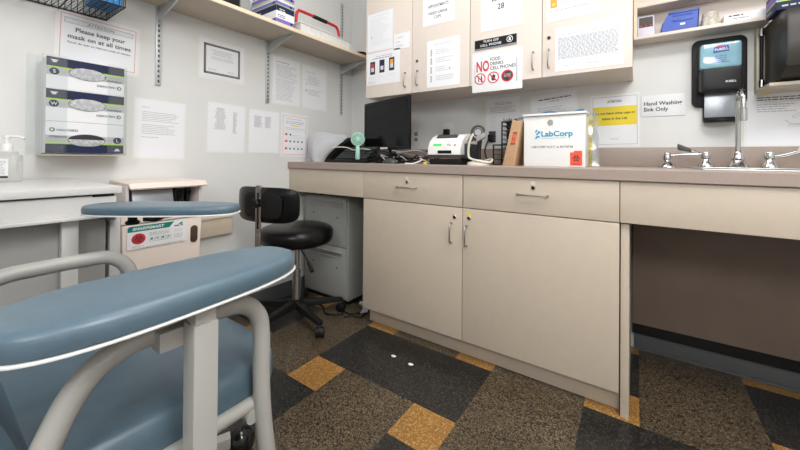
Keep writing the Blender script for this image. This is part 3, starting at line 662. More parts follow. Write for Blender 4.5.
mb = MB(); mb.box(.2252, .2256, -1.06, -1.0, 1.575, 1.625, 'box_white'); mb.box(.12, .2, -.9848, -.9844, 1.575, 1.625, 'box_white'); mb.box(.115, .21, -1.0704, -1.07, 1.575, 1.62, 'box_white'); mb.build('print', t)

# ------------------------------------------------------------------ glove box holder
GY, GZ = -1.178, .955; BW, BH, BD = .241, .1245, .088
t = thing('glove_dispenser', 'clear acrylic holder with three stacked glove boxes on the left wall', 'glove box holder', (.06, -1.06, .948))
y0, y1 = GY - .008, GY + BW + .008; z1 = GZ + 3 * BH + .006
MB().box(.0, .003, y0 - .03, y1, .949, z1 + .01, 'acrylic').build('back_plate', t)
mb = MB(); mb.box(.004, .112, y0 - .004, y0 - .001, .949, z1, 'acrylic'); mb.box(.004, .112, y1 - .003, y1, .949, z1, 'acrylic'); mb.build('side_plate', t)
MB().box(.004, .115, y0 - .004, y1, .946, .9495, 'frame_beige', .001).build('bottom_plate', t)
mb = MB(); mb.box(.110, .1125, y0 - .004, GY + .058, .9495, z1, 'acrylic'); mb.box(.110, .1125, GY + BW - .058, y1, .9495, z1, 'acrylic'); mb.build('front_plate', t)
def glove_face(mb, F, letter):
    c = .0004
    mb.rect(F, 0, BW, .001, .036, c, 'navy'); mb.rect(F, 0, BW, .036, .041, c, 'lime'); mb.rect(F, 0, BW, .041, .070, c, 'box_grey'); mb.rect(F, 0, BW, .070, BH - .001, c, 'box_white')
    mb.disc(F, BW - .022, .056, .0135, c * 2, 'navy', sx=1.05); mb.text(F if letter != 'M' else F.sub(BW - .022, .056, 0, 180), letter if letter != 'M' else 'W', BW - .022 if letter != 'M' else 0, .0495 if letter != 'M' else -.0065, .018, 'box_white', c * 3, 'CENTER', .012)
    mb.disc(F, .018, .091, .0078, c * 2, 'navy'); mb.disc(F, .018, .091, .0048, c * 3, 'box_white'); mb.flat(F, [(.018, .087), (.0228, .089), (.0228, .093), (.018, .095)], c * 4, 'lime')
    mb.text(F, 'HALYARD', .030, .0865, .0125, 'navy', c * 2, bold=.02, width=.062)
    mb.text(F, 'STERLING', .010, .0605, .0105, 'navy', c * 2, bold=.02, width=.05); mb.lines(F, .010, .06, .050, 1, .006, .002, 'ink_soft', c * 2)
    mb.lines(F, BW - .055, BW - .038, .054, 1, .008, .003, 'ink_soft', c * 2, 0)
    mb.rect(F, .0, .05, .004, .033, c * 1.5, 'navy_grey'); mb.rect(F, BW - .056, BW, .0045, .033, c * 1.5, 'navy_grey')
    mb.flat(F, [(BW - .034, .011), (BW - .010, .011), (BW - .016, .016), (BW - .028, .016)], c * 2.5, 'box_white'); mb.rect(F, BW - .028, BW - .016, .017, .021, c * 2.5, 'box_white')
for k, (lt, up, lab) in enumerate((('L', 1, 'bottom glove box in the acrylic holder, marked L'), ('M', 0, 'middle glove box in the acrylic holder, its round mark reading W'), ('S', 0, 'top glove box in the acrylic holder, marked S'))):
    zb = GZ + k * BH; b = thing('glove_box', lab, 'glove box', (.06, GY + BW / 2, zb), 'glove boxes in the acrylic holder')
    xf = .015 + BD
    MB().box(.015, xf, GY, GY + BW, zb + .0004, zb + BH - .0004, 'box_white', .001).build('carton', b)
    F = Frame((xf, GY, zb), (0, 1, 0), (0, 0, 1)) if up else Frame((xf, GY + BW, zb + BH), (0, -1, 0), (0, 0, -1))
    mb = MB(); glove_face(mb, F, lt); mb.build('print', b)
    mb = MB(); hb = .052; mb.disc(F, BW / 2, hb, .025, .0018, 'hole', sx=2.35, seg=40)
    mb.build('opening', b)
    mb = MB(); tb = bmesh.new(); n = 22; rows = []
    lo = -.95; hi = .15 if up else .95
    for j in range(9):
        r_ = []
        for i in range(n + 1):
            v_ = lo + (hi - lo) * j / 8; wx = math.sqrt(max(0, 1 - v_ * v_)); u_ = (i / n * 2 - 1) * wx
            r_.append(tb.verts.new(F.p(BW / 2 + u_ * .0572, hb + v_ * .0245, .0022 + .004 * max(0, 1 - u_ * u_ - v_ * v_) + .0016 * math.sin(i * 1.3 + j * 2 + k) * (1 - abs(v_)))))
        rows.append(r_)
    for A, B in zip(rows, rows[1:]):
        for i in range(n): tb.faces.new([A[i], A[i + 1], B[i + 1], B[i]])
    mb._merge(tb, 'glove', True); mb.build('glove', b)

# ------------------------------------------------------------------ sanitizer
t = thing('sanitizer_bottle', 'clear pump bottle of hand sanitizer on the white cart', 'bottle', (.2, -1.285, .8545))
F = Frame((.2, -1.285, .8545), (.55, .83, 0), (0, 0, 1))
pts = [F.p(a, 0, b) for a, b in rrect(-.036, .036, -.022, .022, .012)]
mb = MB(); mb.prism(pts, (0, 0, .092), 'bottle_clear', .004); mb.prism([F.p(a, .092, b) for a, b in rrect(-.026, .026, -.016, .016, .010)], (0, 0, .012), 'bottle_clear', .003); mb.build('bottle', t)
mb = MB(); mb.fbox(F, -.03, .016, .012, .08, .0222, .0228, 'paper'); mb.rect(F, -.03, .016, .014, .022, .0231, 'ink'); mb.lines(F, -.027, .012, .07, 9, .0052, .0018, 'ink_soft', .0231); mb.build('label', t)
mb = MB(); mb.lathe((.2, -1.285, .9585), [(.0145, 0), (.0145, .022), (.012, .026), (.006, .028), (.006, .044), (.009, .046), (.009, .056), (.004, .058)], 'plastic_white'); mb.tube([F.p(-.012, .153, 0), F.p(.01, .155, 0), F.p(.035, .154, 0), F.p(.045, .148, 0)], .0045, 'plastic_white', 8); mb.build('pump', t)

# ------------------------------------------------------------------ white cart / table against left wall
t = thing('supply_cart', 'white metal cart with a flat top against the left wall', 'cart', (.33, -1.55, 0))
MB().box(.02, .652, -2.0, -1.098, .833, .854, 'cart_white', .003).build('top', t)
mb = MB(); mb.box(.04, .640, -1.99, -1.108, .772, .828, 'cart_white', .002); mb.build('drawer', t)
MB().box(.6395, .6425, -1.165, -1.115, .825, .833, 'black').build('finger_slot', t)
MB().box(.02, .662, -2.0, -1.10, .764, .772, 'cart_white', .001).build('lower_plate', t)
MB().box(.600, .632, -1.228, -1.192, .0, .764, 'cart_white', .002).build('leg', t)
MB().box(.600, .632, -1.93, -1.90, .0, .764, 'cart_white', .002).build('leg', t)
MB().box(.04, .598, -1.99, -1.122, .06, .762, 'cart_grey', .002).build('cabinet', t)
mb = MB(); mb.lathe((.61, -1.115, .748), [(.014, 0), (.014, .006), (.011, .012), (.011, .016)], 'mid_grey'); mb.build('glide', t)
MB().box(.04, .602, -1.113, -1.087, .06, .764, 'cart_white', .001).build('side_rail', t)

# ------------------------------------------------------------------ sharps container
t = thing('sharps_container', 'cream wall-mounted sharps container with a green-headed label', 'sharps container', (.15, -.83, .33))
x0, x1, y0, y1 = .012, .262, -.985, -.678
mb = MB(); mb.hexa([(x0, y0 + .012, .31), (x1 - .01, y0 + .012, .31), (x1 - .01, y1 - .012, .31), (x0, y1 - .012, .31), (x0, y0, .665), (x1, y0, .665), (x1, y1, .665), (x0, y1, .665)], 'bin_cream', .008); mb.build('body', t)
mb = MB(); mb.box(x0, x1 + .006, y0 - .006, y1 + .006, .667, .715, 'bin_cream', .008); mb.build('collar', t)
mb = MB(); mb.box(x0, .04, y0 + .03, y1 + .012, .715, .82, 'bin_cream', .004); mb.box(.04, x1 - .03, y0 + .02, y0 + .032, .715, .82, 'bin_inner', .003); mb.box(.04, x1 - .03, y1, y1 + .012, .715, .82, 'bin_inner', .003); mb.build('hood', t)
mb = MB(); mb.prism([(x0, y0 + .025, .818), (x1 - .02, y0 + .025, .818), (x1, y0 + .025, .806), (x1 + .004, y0 + .025, .812), (x1 - .015, y0 + .025, .832), (x0, y0 + .025, .836)], (0, y1 - y0 - .001, 0), 'bin_cream', .006); mb.build('lid', t)
mb = MB(); mb.hexa([(.06, y0 + .045, .72), (.235, y0 + .045, .718), (.235, y0 + .2, .718), (.06, y0 + .2, .72), (.05, y0 + .045, .815), (.215, y0 + .045, .80), (.215, y0 + .2, .80), (.05, y0 + .2, .815)], 'silver_plate', .006); mb.build('chute', t)
mb = MB(); F = Frame((x1 + .0006, y0, .555), (0, 1, 0), (-.0, 0, 1)); F = Frame((x1 - .0005, y0 + .016, .562), (0, 1, 0), (.028, 0, 1)); F.u = F.u * .87; c = .0022
w, h = .222, .112; mb.fpoly(F, rrect(0, w, 0, h, .008), .0, .002, 'box_white'); mb.flat(F, [(.002, .083), (.152, .083), (.172, h - .002), (.008, h - .002), (.002, h - .008)], c, 'teal')
mb.text(F, 'SHARPSMART', .018, .090, .0185, 'box_white', c * 1.1, bold=.03, width=.115, shear=.15); mb.disc(F, .040, .048, .026, c, 'red_print', sx=.95)
def bio(mb, F, a, b, r, c, m, bg):
    for q in (90, 210, 330):
        x, y = a + r * .42 * math.cos(math.radians(q)), b + r * .42 * math.sin(math.radians(q)); mb.ring(F, x, y, r * .30, r * .46, c, m, 18)
        mb.disc(F, a + r * .82 * math.cos(math.radians(q)), b + r * .82 * math.sin(math.radians(q)), r * .17, c * 1.03, bg, 12)
    mb.ring(F, a, b, r * .42, r * .53, c * 1.02, m, 20); mb.disc(F, a, b, r * .13, c * 1.04, m, 10)
bio(mb, F, .040, .047, .022, c * 1.1, 'ink', 'red_print')
mb.lines(F, .018, .06, .011, 1, .01, .003, 'ink_soft', c, 0); mb.lines(F, .078, .155, .067, 3, .006, .0026, 'ink_soft', c, .2)
for k in range(4): mb.outline(F, .080 + k * .021, .097 + k * .021, .026, .046, .001, c, 'teal'); mb.rect(F, .083 + k * .021, .091 + k * .021, .034, .043, c, ('teal', 'ink_soft', 'teal', 'ink_soft')[k])
mb.flat(F, [(.185, .092), (.205, .092), (.205, .105)], c, 'teal'); mb.lines(F, .172, .207, .084, 1, .01, .005, 'ink', c, 0); mb.lines(F, .172, .212, .066, 2, .009, .002, 'ink_soft', c); mb.lines(F, .172, .212, .042, 3, .008, .0025, 'ink_soft', c); mb.lines(F, .018, .205, .003, 1, .01, .0025, 'ink_soft', c, 0)
mb.build('label', t)
F2 = Frame((x1 - .001, y1 - .050, .548), (0, 1, 0), (.028, 0, 1)); mb = MB(); mb.fpoly(F2, rrect(0, .030, 0, .078, .0145), -.002, .003, 'dark_brown', .001); mb.build('latch', t)
t = thing('syringe_bundle', 'bundle of black plastic holders inside the open sharps container', 'tube holders', (.2, y1 - .03, .716))
mb = MB()
for k in range(9):
    a = V((.12 + .022 * (k % 4), y1 - .085 + .032 * (k % 3) * .9, .717)); b = a + V((random.uniform(-.01, .02), random.uniform(-.02, .02), random.uniform(.055, .082))); mb.tube([a, b], .0075, 'black', 10); mb.ball(b, .009, 'dark_grey' if k % 3 else 'black')
mb.build('holders', t)
t = thing('wall_bracket', 'plain beige plate on the left wall behind the stool', 'wall plate', (.02, -.48, .505))
mb = MB(); mb.box(.002, .03, -.66, -.40, .505, .60, 'beige_plastic', .002); mb.build('plate', t)
MB().box(.002, .036, -.665, -.395, .60, .606, 'beige_plastic', .001).build('lip', t)

# ------------------------------------------------------------------ stool
sx, sy = .325, -.175; th = math.radians(12)
t = thing('stool', 'black upholstered swivel stool with a backrest at the filing cabinet', 'stool', (sx, sy, 0))
MB().lathe((sx, sy, .452), [(.15, -.004), (.188, .0), (.203, .014), (.209, .038), (.207, .068), (.194, .086), (.16, .097), (.08, .102), (.001, .103)], 'black_vinyl', seg=40).build('seat', t)
MB().cyl((sx, sy, .438), (sx, sy, .45), .11, 'black_metal', 24).build('seat_plate', t)
mb = MB(); mb.cyl((sx, sy, .20), (sx, sy, .44), .016, 'chrome'); mb.cyl((sx, sy, .10), (sx, sy, .29), .025, 'brushed'); mb.build('gas_column', t)
mb = MB(); mb.lathe((sx, sy, .065), [(.03, 0), (.042, .008), (.042, .05), (.032, .058)], 'black_metal'); mb.build('hub', t)
for k in range(5):
    a = math.radians(-12 + 72 * k); dx, dy_ = math.cos(a), math.sin(a); R = .275
    P = lambda r, h, s_=0.: (sx + dx * r - dy_ * s_, sy + dy_ * r + dx * s_, h)
    l = MB().hexa([P(.03, .072, -.022), P(R, .062, -.016), P(R, .062, .016), P(.03, .072, .022), P(.03, .115, -.02), P(R, .085, -.013), P(R, .085, .013), P(.03, .115, .02)], 'black_metal', .006).build('base_arm', t)
    mb = MB(); c = V(P(R - .008, .027)); mb.cyl(V(P(R - .012, .05)), V(P(R - .012, .066)), .008, 'brushed')
    ax = V((-dy_ * .8 + dx * .6, dx * .8 + dy_ * .6, 0)).normalized()
    mb.lathe(c - ax * .024, [(.018, 0), (.026, .003), (.027, .009), (.026, .018), (.02, .020), (.02, .028), (.026, .030), (.027, .039), (.026, .045), (.018, .048)], 'black', ax, 20)
    mb.ball(c + V((0, 0, .004)), .0265, 'black', (1, 1, 1), 14); mb.build('caster', l)
bc = V((sx + math.sin(th) * .215 - .025, sy - math.cos(th) * .215 - .004, 0)); rx = V((math.cos(th), math.sin(th), 0)); fw = V((-math.sin(th), math.cos(th), 0))
F = Frame((bc.x, bc.y, .60), rx, (0, 0, 1))
mb = MB(); tb = bmesh.new(); nx, nz = 18, 8
def back_pt(u, v, side):
    pw = 4; r_ = (abs(u) ** pw + abs(v) ** pw) ** (1 / pw); ed = max(0, 1 - max(0, r_) ** 6)
    a = u * .208 - .022; b = .093 + v * .093; curve = .045 * u * u
    return bc + rx * a + V((0, 0, .60 + b)) + fw * (curve - .012 + side * (.006 + .016 * ed))
for side in (1, -1):
    g = [[None] * (nz + 1) for _ in range(nx + 1)]
    for i in range(nx + 1):
        for j in range(nz + 1):
            u, v = i / nx * 2 - 1, j / nz * 2 - 1
            uu = u * math.sqrt(1 - .32 * v * v * abs(u) ** 3); vv = v * math.sqrt(1 - .32 * u * u * abs(v) ** 3) if True else v
            # square to rounded rectangle
            m_ = max(abs(u), abs(v)); k_ = (abs(u) ** 5 + abs(v) ** 5) ** .2
            s_ = m_ / k_ if k_ > 1e-6 else 1
            g[i][j] = tb.verts.new(back_pt(u * s_, v * s_, side))
    for i in range(nx):
        for j in range(nz): tb.faces.new([g[i][j], g[i + 1][j], g[i + 1][j + 1], g[i][j + 1]])
    if side == 1: gA = g
    else: gB = g
ringi = [(i, 0) for i in range(nx)] + [(nx, j) for j in range(nz)] + [(i, nz) for i in range(nx, 0, -1)] + [(0, j) for j in range(nz, 0, -1)]
for q in range(len(ringi)):
    (a, b), (c_, d_) = ringi[q], ringi[(q + 1) % len(ringi)]; tb.faces.new([gA[a][b], gA[c_][d_], gB[c_][d_], gB[a][b]])
bmesh.ops.recalc_face_normals(tb, faces=tb.faces); mb._merge(tb, 'black_vinyl', True); br = mb.build('backrest', t)
mb = MB(); pan = [F.p(a, b, .022) for a, b in rrect(-.125, .125, .03, .15, .035)]; mb.prism(pan, F.n * .012, 'black', .006); mb.build('back_shell', br)
mb = MB(); so = -.022
pt = [bc + rx * so - fw * .036 + V((0, 0, z)) for z in (.795, .55, .47)] + [bc + rx * so - fw * .02 + V((0, 0, .435)), bc + rx * so + fw * .02 + V((0, 0, .425)), bc + fw * .16 + V((0, 0, .43))]
pt = [pt[0], pt[1], pt[2]] + pt[3:]
for A, B in zip(pt, pt[1:]):
    d = (B - A).normalized(); nn = rx.cross(d).normalized() * .003; A2, B2 = A - d * .002, B + d * .002
    mb.hexa([A2 - rx * .018 - nn, A2 + rx * .018 - nn, A2 + rx * .018 + nn, A2 - rx * .018 + nn, B2 - rx * .018 - nn, B2 + rx * .018 - nn, B2 + rx * .018 + nn, B2 - rx * .018 + nn], 'chrome', .001)
A, B = pt[0], pt[1]; q0 = V((0, 0, 1)); mb.box(0, 0, 0, 0, 0, 0, 'chrome') if False else None
Fs = Frame(pt[1] - fw * .0045, rx, (0, 0, 1)); mb.fbox(Fs, -.004, .004, .02, .21, -.001, .001, 'black'); mb.build('back_stem', t)
mb = MB(); kc = bc + rx * so - fw * .045 + V((0, 0, .705)); mb.lathe(kc, [(.01, 0), (.02, .006), (.022, .018), (.018, .024)], 'black', -fw, 12)
for q in range(6): mb.ball(kc - fw * .014 + (rx * math.cos(q * 1.047) + V((0, 0, 1)) * math.sin(q * 1.047)) * .02, .007, 'black', seg=8)
mb.build('knob', t)
mb = MB(); mb.tube([(sx, sy, .442), (sx + .13, sy - .05, .405), (sx + .18, sy - .065, .375)], .004, 'black_metal', 8); mb.cyl((sx + .175, sy - .0635, .378), (sx + .225, sy - .078, .342), .010, 'black'); mb.build('lift_lever', t)

# ------------------------------------------------------------------ filing cabinet
t = thing('filing_cabinet', 'grey two-drawer metal filing cabinet under the desk part of the worktop', 'filing cabinet', (.3, .33, 0))
x0, x1, y0, y1 = .035, .452, .115, .605
MB().box(x0, x1, y0 + .012, y1, .03, .690, 'cabinet_grey', .003).build('case', t)
MB().box(x0 + .015, x1 - .015, y0 + .03, y1 - .02, 0, .03, 'black').build('plinth', t)
for zb, zt in ((.045, .365), (.370, .684)):
    d = MB().box(x0 + .012, x1 - .012, y0, y0 + .016, zb, zt, 'cabinet_grey', .003).build('drawer', t)
    mb = MB(); a, b = x0 + .06, x1 - .045; mb.box(a, b, y0 - .004, y0 + .001, zt - .072, zt - .064, 'cabinet_grey', .0015); mb.box(a, b, y0 - .012, y0 + .001, zt - .036, zt - .028, 'cabinet_grey', .002); mb.box(a, b, y0 - .0006, y0 + .0004, zt - .064, zt - .036, 'mid_grey'); mb.build('pull', d)
    mb = MB()
    for q in (x0 + .10, x1 - .09): mb.lathe((q, y0 - .0002, zb + (.20 if q < .3 else .185)), [(.006, 0), (.006, .001)], 'dark_brown', (0, -1, 0), 10)
    mb.build('hole_plug', d)

# paper tag and cords on floor
mb = MB(); tb = bmesh.new(); g = []
for i in range(6):
    r_ = []
    for j in range(6): r_.append(tb.verts.new((.585 + .045 * i / 5 + random.uniform(-.006, .006), .10 + random.uniform(-.006, .006) + .02 * math.sin(j), .004 + .075 * j / 5 + (.003 * i))))
    g.append(r_)
for i in range(5):
    for j in range(5): tb.faces.new([g[i][j], g[i + 1][j], g[i + 1][j + 1], g[i][j + 1]])
ex = bmesh.ops.solidify(tb, geom=list(tb.faces), thickness=.0015); mb._merge(tb, 'paper', False)
tag(mb.build('crumpled_paper'), 'crumpled white paper scrap on the floor beside the base cabinet', 'paper scrap')
tag(MB().tube(spline([(.20, .02, .005), (.32, .03, .005), (.42, -.03, .005), (.50, .02, .005), (.46, .06, .005), (.54, .05, .005), (.58, .12, .005), (.53, .2, .005), (.56, .35, .005), (.60, .5, .005), (.6, .6, .005)], 8), .005, 'black', 8).build('floor_cable'), 'black cord winding over the floor in front of the filing cabinet', 'cord')
tag(MB().tube(spline([(.54, .0, .005), (.58, .03, .012), (.62, .06, .005), (.60, .2, .005), (.64, .4, .005), (.63, .58, .005)], 8), .004, 'black', 8).build('floor_cable'), 'black cord on the floor hugging the left side of the base cabinet', 'cord')
for k, (x, y) in enumerate(((1.005, -.148), (1.107, -.155))):
    mb = MB(); mb.ball((x, y, .003), .011, 'paper_warm', (1.1, .8, .3), 10); mb.ball((x + .007, y + .003, .003), .007, 'paper_warm', (1, .8, .35), 8)
    tag(mb.build('floor_scrap'), ('small white scrap on the dark tile, nearer the stool', 'small white scrap on the dark tile, farther from the stool')[k], 'scrap', 'white scraps on the floor')

# ------------------------------------------------------------------ phlebotomy chair
t = thing('phlebotomy_chair', 'blood-draw chair with blue vinyl cushions on pale grey tube frame', 'chair', (1.05, -1.2, 0))
def cushion(cx, cy, zt, hl, hw, th_, rot, mtl, n=3., taper=.0, crown=.010, rings=6, seg=44):
    """rounded pad: long axis along Y (rotated), top at zt"""
    tb = bmesh.new(); R = []; q = math.radians(rot)
    prof = [(.95, 0.), (.99, .05), (1., .2), (1., .5), (.99, .70), (.95, .87), (.86, .955), (.74, .985), (.6, 1.)]
    for s_, h in prof:
        row = []
        for k in range(seg):
            a = 2 * math.pi * k / seg; c, s2 = math.cos(a), math.sin(a)
            u = math.copysign(abs(c) ** (2 / n), c); v = math.copysign(abs(s2) ** (2 / n), s2)
            x = u * (hw * (1 - taper * (v * .5 + .5)) - hw * (1 - s_)); y = v * (hl - hw * (1 - s_))
            X = cx + x * math.cos(q) - y * math.sin(q); Y = cy + x * math.sin(q) + y * math.cos(q)
            row.append(tb.verts.new((X, Y, zt - th_ + th_ * h)))
        R.append(row)
    for A, B in zip(R, R[1:]):
        for k in range(seg): tb.faces.new([A[k], A[(k + 1) % seg], B[(k + 1) % seg], B[k]])
    tb.faces.new(R[0][::-1]); tb.faces.new(R[-1]); bmesh.ops.recalc_face_normals(tb, faces=tb.faces)
    mb = MB(); mb._merge(tb, mtl, True); return mb
def trim(cx, cy, z0, z1, hl, hw, rot, n, taper, seg=60):
    q = math.radians(rot); pts = []
    for k in range(seg):
        a = 2 * math.pi * k / seg; c, s2 = math.cos(a), math.sin(a); u = math.copysign(abs(c) ** (2 / n), c); v = math.copysign(abs(s2) ** (2 / n), s2)
        x = u * hw * (1 - taper * (v * .5 + .5)); y = v * hl; pts.append((cx + x * math.cos(q) - y * math.sin(q), cy + x * math.sin(q) + y * math.cos(q), z0))
    mb = MB(); mb.prism(pts, (0, 0, z1 - z0), 'white_trim', .002); return mb
for cx, cy, zt, rot, hw, tp in ((1.287, -1.20, .740, 2, .106, .14), (.868, -1.066, .814, -52, .070, .05)):
    a = cushion(cx, cy, zt, .232 if cx > 1 else .202, hw, .036 if cx > 1 else .022, rot, 'blue_vinyl', 2.9, tp).build('armrest', t); zt -= 0 if cx > 1 else -.014
    trim(cx, cy, zt - .0405, zt - .0365, .234 if cx > 1 else .204, hw + .0015, rot, 2.9, tp).build('edge_trim', a)
    MB().box(cx - .04, cx + .04, cy - (.12 if cx > 1 else .04), cy + (.12 if cx > 1 else .04), zt - .049, zt - .0425, 'black_metal', .002).build('mounting_plate', a)
cushion(1.045, -1.185, .508, .235, .235, .085, 0, 'blue_vinyl', 5, 0).build('seat', t)
mb = MB(); F = Frame((.82, -1.366, .50), (1, 0, 0), (0, -.34, 1)); mb.fpoly(F, rrect(0, .45, -.06, .50, .06), .0, .07, 'blue_vinyl', .02); mb.build('backrest', t)
mb = MB(); mb.box(.86, 1.235, -1.40, -1.01, .414, .423, 'white_trim', .002); mb.build('seat_pan', t)
def side_frame(x, dxz, yshift=0.):
    ys = yshift; zt = .655 + dxz
    p = [(x, -.955 + ys, .03), (x, -1.0 + ys, .16), (x, -1.028 + ys, .32), (x, -1.041 + ys, .45), (x, -1.043 + ys, zt - .085), (x, -1.055 + ys, zt - .035), (x, -1.09 + ys, zt - .005), (x, -1.14 + ys, zt), (x, -1.22 + ys, zt), (x, -1.28 + ys, zt - .004), (x, -1.325 + ys, zt - .03), (x, -1.358 + ys, zt - .085), (x, -1.385 + ys, zt - .17), (x, -1.42 + ys, .28), (x, -1.45 + ys, .03)]
    return MB().tube(spline(p, 6), .0175, 'powder_coat', 16)
side_frame(1.30, 0).build('side_frame', t)
side_frame(.80, .025, -.075).build('side_frame', t)
for x in (.815, 1.285): MB().tube([(x, -1.385, .425), (x, -1.045, .425)], .014, 'powder_coat', 14).build('seat_rail', t)
for y in (-1.37, -1.06): MB().tube([(.80, y, .405), (1.30, y, .405)], .014, 'powder_coat', 14).build('cross_rail', t)
mb = MB(); mb.box(1.334, 1.372, -1.2105, -1.171, .05, .672, 'powder_coat', .003); mb.build('post_sleeve', t)
mb = MB(); mb.box(1.337, 1.369, -1.2075, -1.174, .672, .700, 'powder_coat', .002); mb.build('arm_post', t)
mb = MB(); mb.box(1.30, 1.334, -1.245, -1.180, .632, .664, 'powder_coat', .003); mb.build('post_bracket', t)
mb = MB(); mb.hexa([(.835, -1.105, .766), (.865, -1.085, .766), (.85, -1.065, .766), (.82, -1.085, .766), (.835, -1.105, .779), (.885, -1.07, .779), (.87, -1.05, .779), (.82, -1.085, .779)], 'black', .002); mb.build('arm_block', t)
mb = MB(); mb.lathe((.805, -1.118, .757), [(.014, 0), (.017, .004), (.017, .008), (.011, .012), (.011, .032)], 'black'); mb.build('arm_pivot', t)
mb = MB(); mb.hexa([(.80, -1.13, .045), (.83, -1.15, .045), (.93, -.90, .045), (.90, -.885, .045), (.80, -1.13, .08), (.83, -1.15, .08), (.93, -.90, .08), (.90, -.885, .08)], 'powder_coat', .004); mb.build('base_bar', t)
mb = MB(); c = V((.922, -.862, .0415)); mb.ball(c, .041, 'black_gloss', (.9, 1, 1), 20); mb.cyl(c - V((.03, .02, 0)), c + V((.03, .02, 0)), .022, 'black'); mb.build('caster', t)

# ------------------------------------------------------------------ worktop items
CT = .914
# curled papers
t = thing('paper_stack', 'stack of curled white papers slumped against a black tray near the corner', 'papers', (.27, .2, CT))
def curl(off, thick, m, x0=0., top=1., wob=0.):
    tb = bmesh.new(); rows = []; n, q = 12, 8
    for i in range(n + 1):
        h = i / n; row = []
        for k in range(q + 1):
            w_ = k / q
            xl = .065 - .012 * math.sin(h * 3.1); xr = .213 + .02 * h + .125 * h ** 1.6
            x = xl + x0 + (xr - xl - x0) * w_; z = .9155 + (.185 * h + .012 * h * math.sin(w_ * 5)) * top
            y = .13 + off + .03 * h - .045 * math.sin(math.pi * w_) * (.35 + .65 * math.sin(math.pi * min(1, h * .95))) + .05 * w_ * h + wob * math.sin(5 * h + 7 * w_)
            row.append(tb.verts.new((x, y, z)))
        rows.append(row)
    for A, B in zip(rows, rows[1:]):
        for k in range(q): tb.faces.new([A[k], A[k + 1], B[k + 1], B[k]])
    bmesh.ops.solidify(tb, geom=list(tb.faces), thickness=thick); bmesh.ops.recalc_face_normals(tb, faces=tb.faces); mb = MB(); mb._merge(tb, m, True); return mb
curl(0, .014, 'paper').build('sheets', t)
curl(-.012, .001, 'paper', -.012, 1.05, .008).build('top_sheet', t)
curl(-.024, .001, 'paper', .03, .93, .010).build('top_sheet', t)
curl(-.034, .001, 'paper', .05, .80, .008).build('top_sheet', t)
mb = MB(); tb = bmesh.new(); rows = []
for i in range(11):
    h = i / 10; xr = .205 + .02 * h + .125 * h ** 1.6
    rows.append([tb.verts.new((xr + dx, .15 + .08 * h + dy2, CT + .001 + .165 * h)) for dx, dy2 in ((0, -.015), (.045, -.015), (.045, .14), (-.05, .14))])
for A, B in zip(rows, rows[1:]):
    for k in range(4): tb.faces.new([A[k], A[(k + 1) % 4], B[(k + 1) % 4], B[k]])
tb.faces.new(rows[0][::-1]); tb.faces.new(rows[-1]); bmesh.ops.recalc_face_normals(tb, faces=tb.faces); mb._merge(tb, 'black', True); mb.build('tray', t)
# keyboard leaning
t = thing('keyboard', 'black keyboard propped up at an angle behind the mint fan', 'keyboard', (.5, .16, CT))
F = Frame((.325, .115, CT + .018), (.97, .04, 0), (.22, .62, .55)); mb = MB(); mb.fbox(F, 0, .262, 0, .135, -.014, .0, 'black', .004); mb.build('case', t)
mb = MB()
for r_ in range(5):
    for k in range(13): mb.fbox(F, .010 + k * .0190, .0255 + k * .0190, .014 + r_ * .023, .032 + r_ * .023, 0, .005, 'dark_grey', .0012)
mb.build('keys', t)
MB().box(.30, .64, .07, .10, CT, CT + .018, 'black', .004).build('wrist_rest', t)
t = thing('desk_phone', 'black desk telephone against the back wall beside the monitor', 'telephone', (.25, .45, CT))
mb = MB(); mb.hexa([(.16, .36, CT), (.33, .36, CT), (.33, .56, CT), (.16, .56, CT), (.16, .36, CT + .08), (.33, .36, CT + .08), (.33, .56, CT + .175), (.16, .56, CT + .175)], 'black', .006); mb.build('body', t)
mb = MB(); mb.hexa([(.19, .40, CT + .1), (.31, .40, CT + .1), (.31, .53, CT + .160), (.19, .53, CT + .160), (.19, .40, CT + .104), (.31, .40, CT + .104), (.31, .53, CT + .165), (.19, .53, CT + .165)], 'dark_grey', .001); mb.build('display', t)
tag(MB().tube(spline([(.24, .07, CT + .01), (.25, .06, CT + .05), (.29, .065, .985), (.34, .09, 1.01), (.40, .15, 1.012), (.46, .16, .995), (.53, .17, 1.003), (.60, .2, .99)]), .0035, 'plastic_cream', 8).build('cable'), 'white cable draped over the black keyboard', 'cable')
# mint fan
fxp, fyp = .528, .12
t = thing('handheld_fan', 'mint green handheld fan standing before the black keyboard', 'fan', (fxp, fyp, .935))
dirn = V((1.45, -1.6, .0)).normalized()
mb = MB(); mb.lathe((fxp, fyp, .935), [(.012, 0), (.014, .004), (.014, .07), (.011, .088)], 'mint', seg=18); mb.build('handle', t)
c0 = V((fxp, fyp, 1.060)); Fh = Frame(c0, V((0, 0, 1)).cross(dirn), (0, 0, 1)); mb = MB()
mb.lathe(c0 - dirn * .016, [(.032, 0), (.042, .004), (.044, .012), (.042, .022), (.040, .027), (.037, .027)], 'mint', dirn, 32); mb.disc(Fh, 0, 0, .037, .0112, 'mint_dark'); mb.build('housing', t)
mb = MB(); mb.lathe(c0 + dirn * .011, [(.010, 0), (.010, .005), (.008, .007)], 'mint', dirn, 20)
rr = Fh.r; uu = Fh.u
for k in range(28):
    a = 2 * math.pi * k / 28; b = a + .5; q = c0 + dirn * .0135
    mb.tube([q + (rr * math.cos(a) + uu * math.sin(a)) * .009, q + (rr * math.cos(a + .25) + uu * math.sin(a + .25)) * .024, q - dirn * .003 + (rr * math.cos(b) + uu * math.sin(b)) * .0375], .001, 'plastic_white' if k % 4 == 0 else 'mint', 5)
for r_ in (.016, .027): mb.tube([c0 + dirn * .013 + (rr * math.cos(a) + uu * math.sin(a)) * r_ for a in [2 * math.pi * k / 30 for k in range(30)]], .0009, 'mint', 5, closed=True)
mb.build('grille', t)
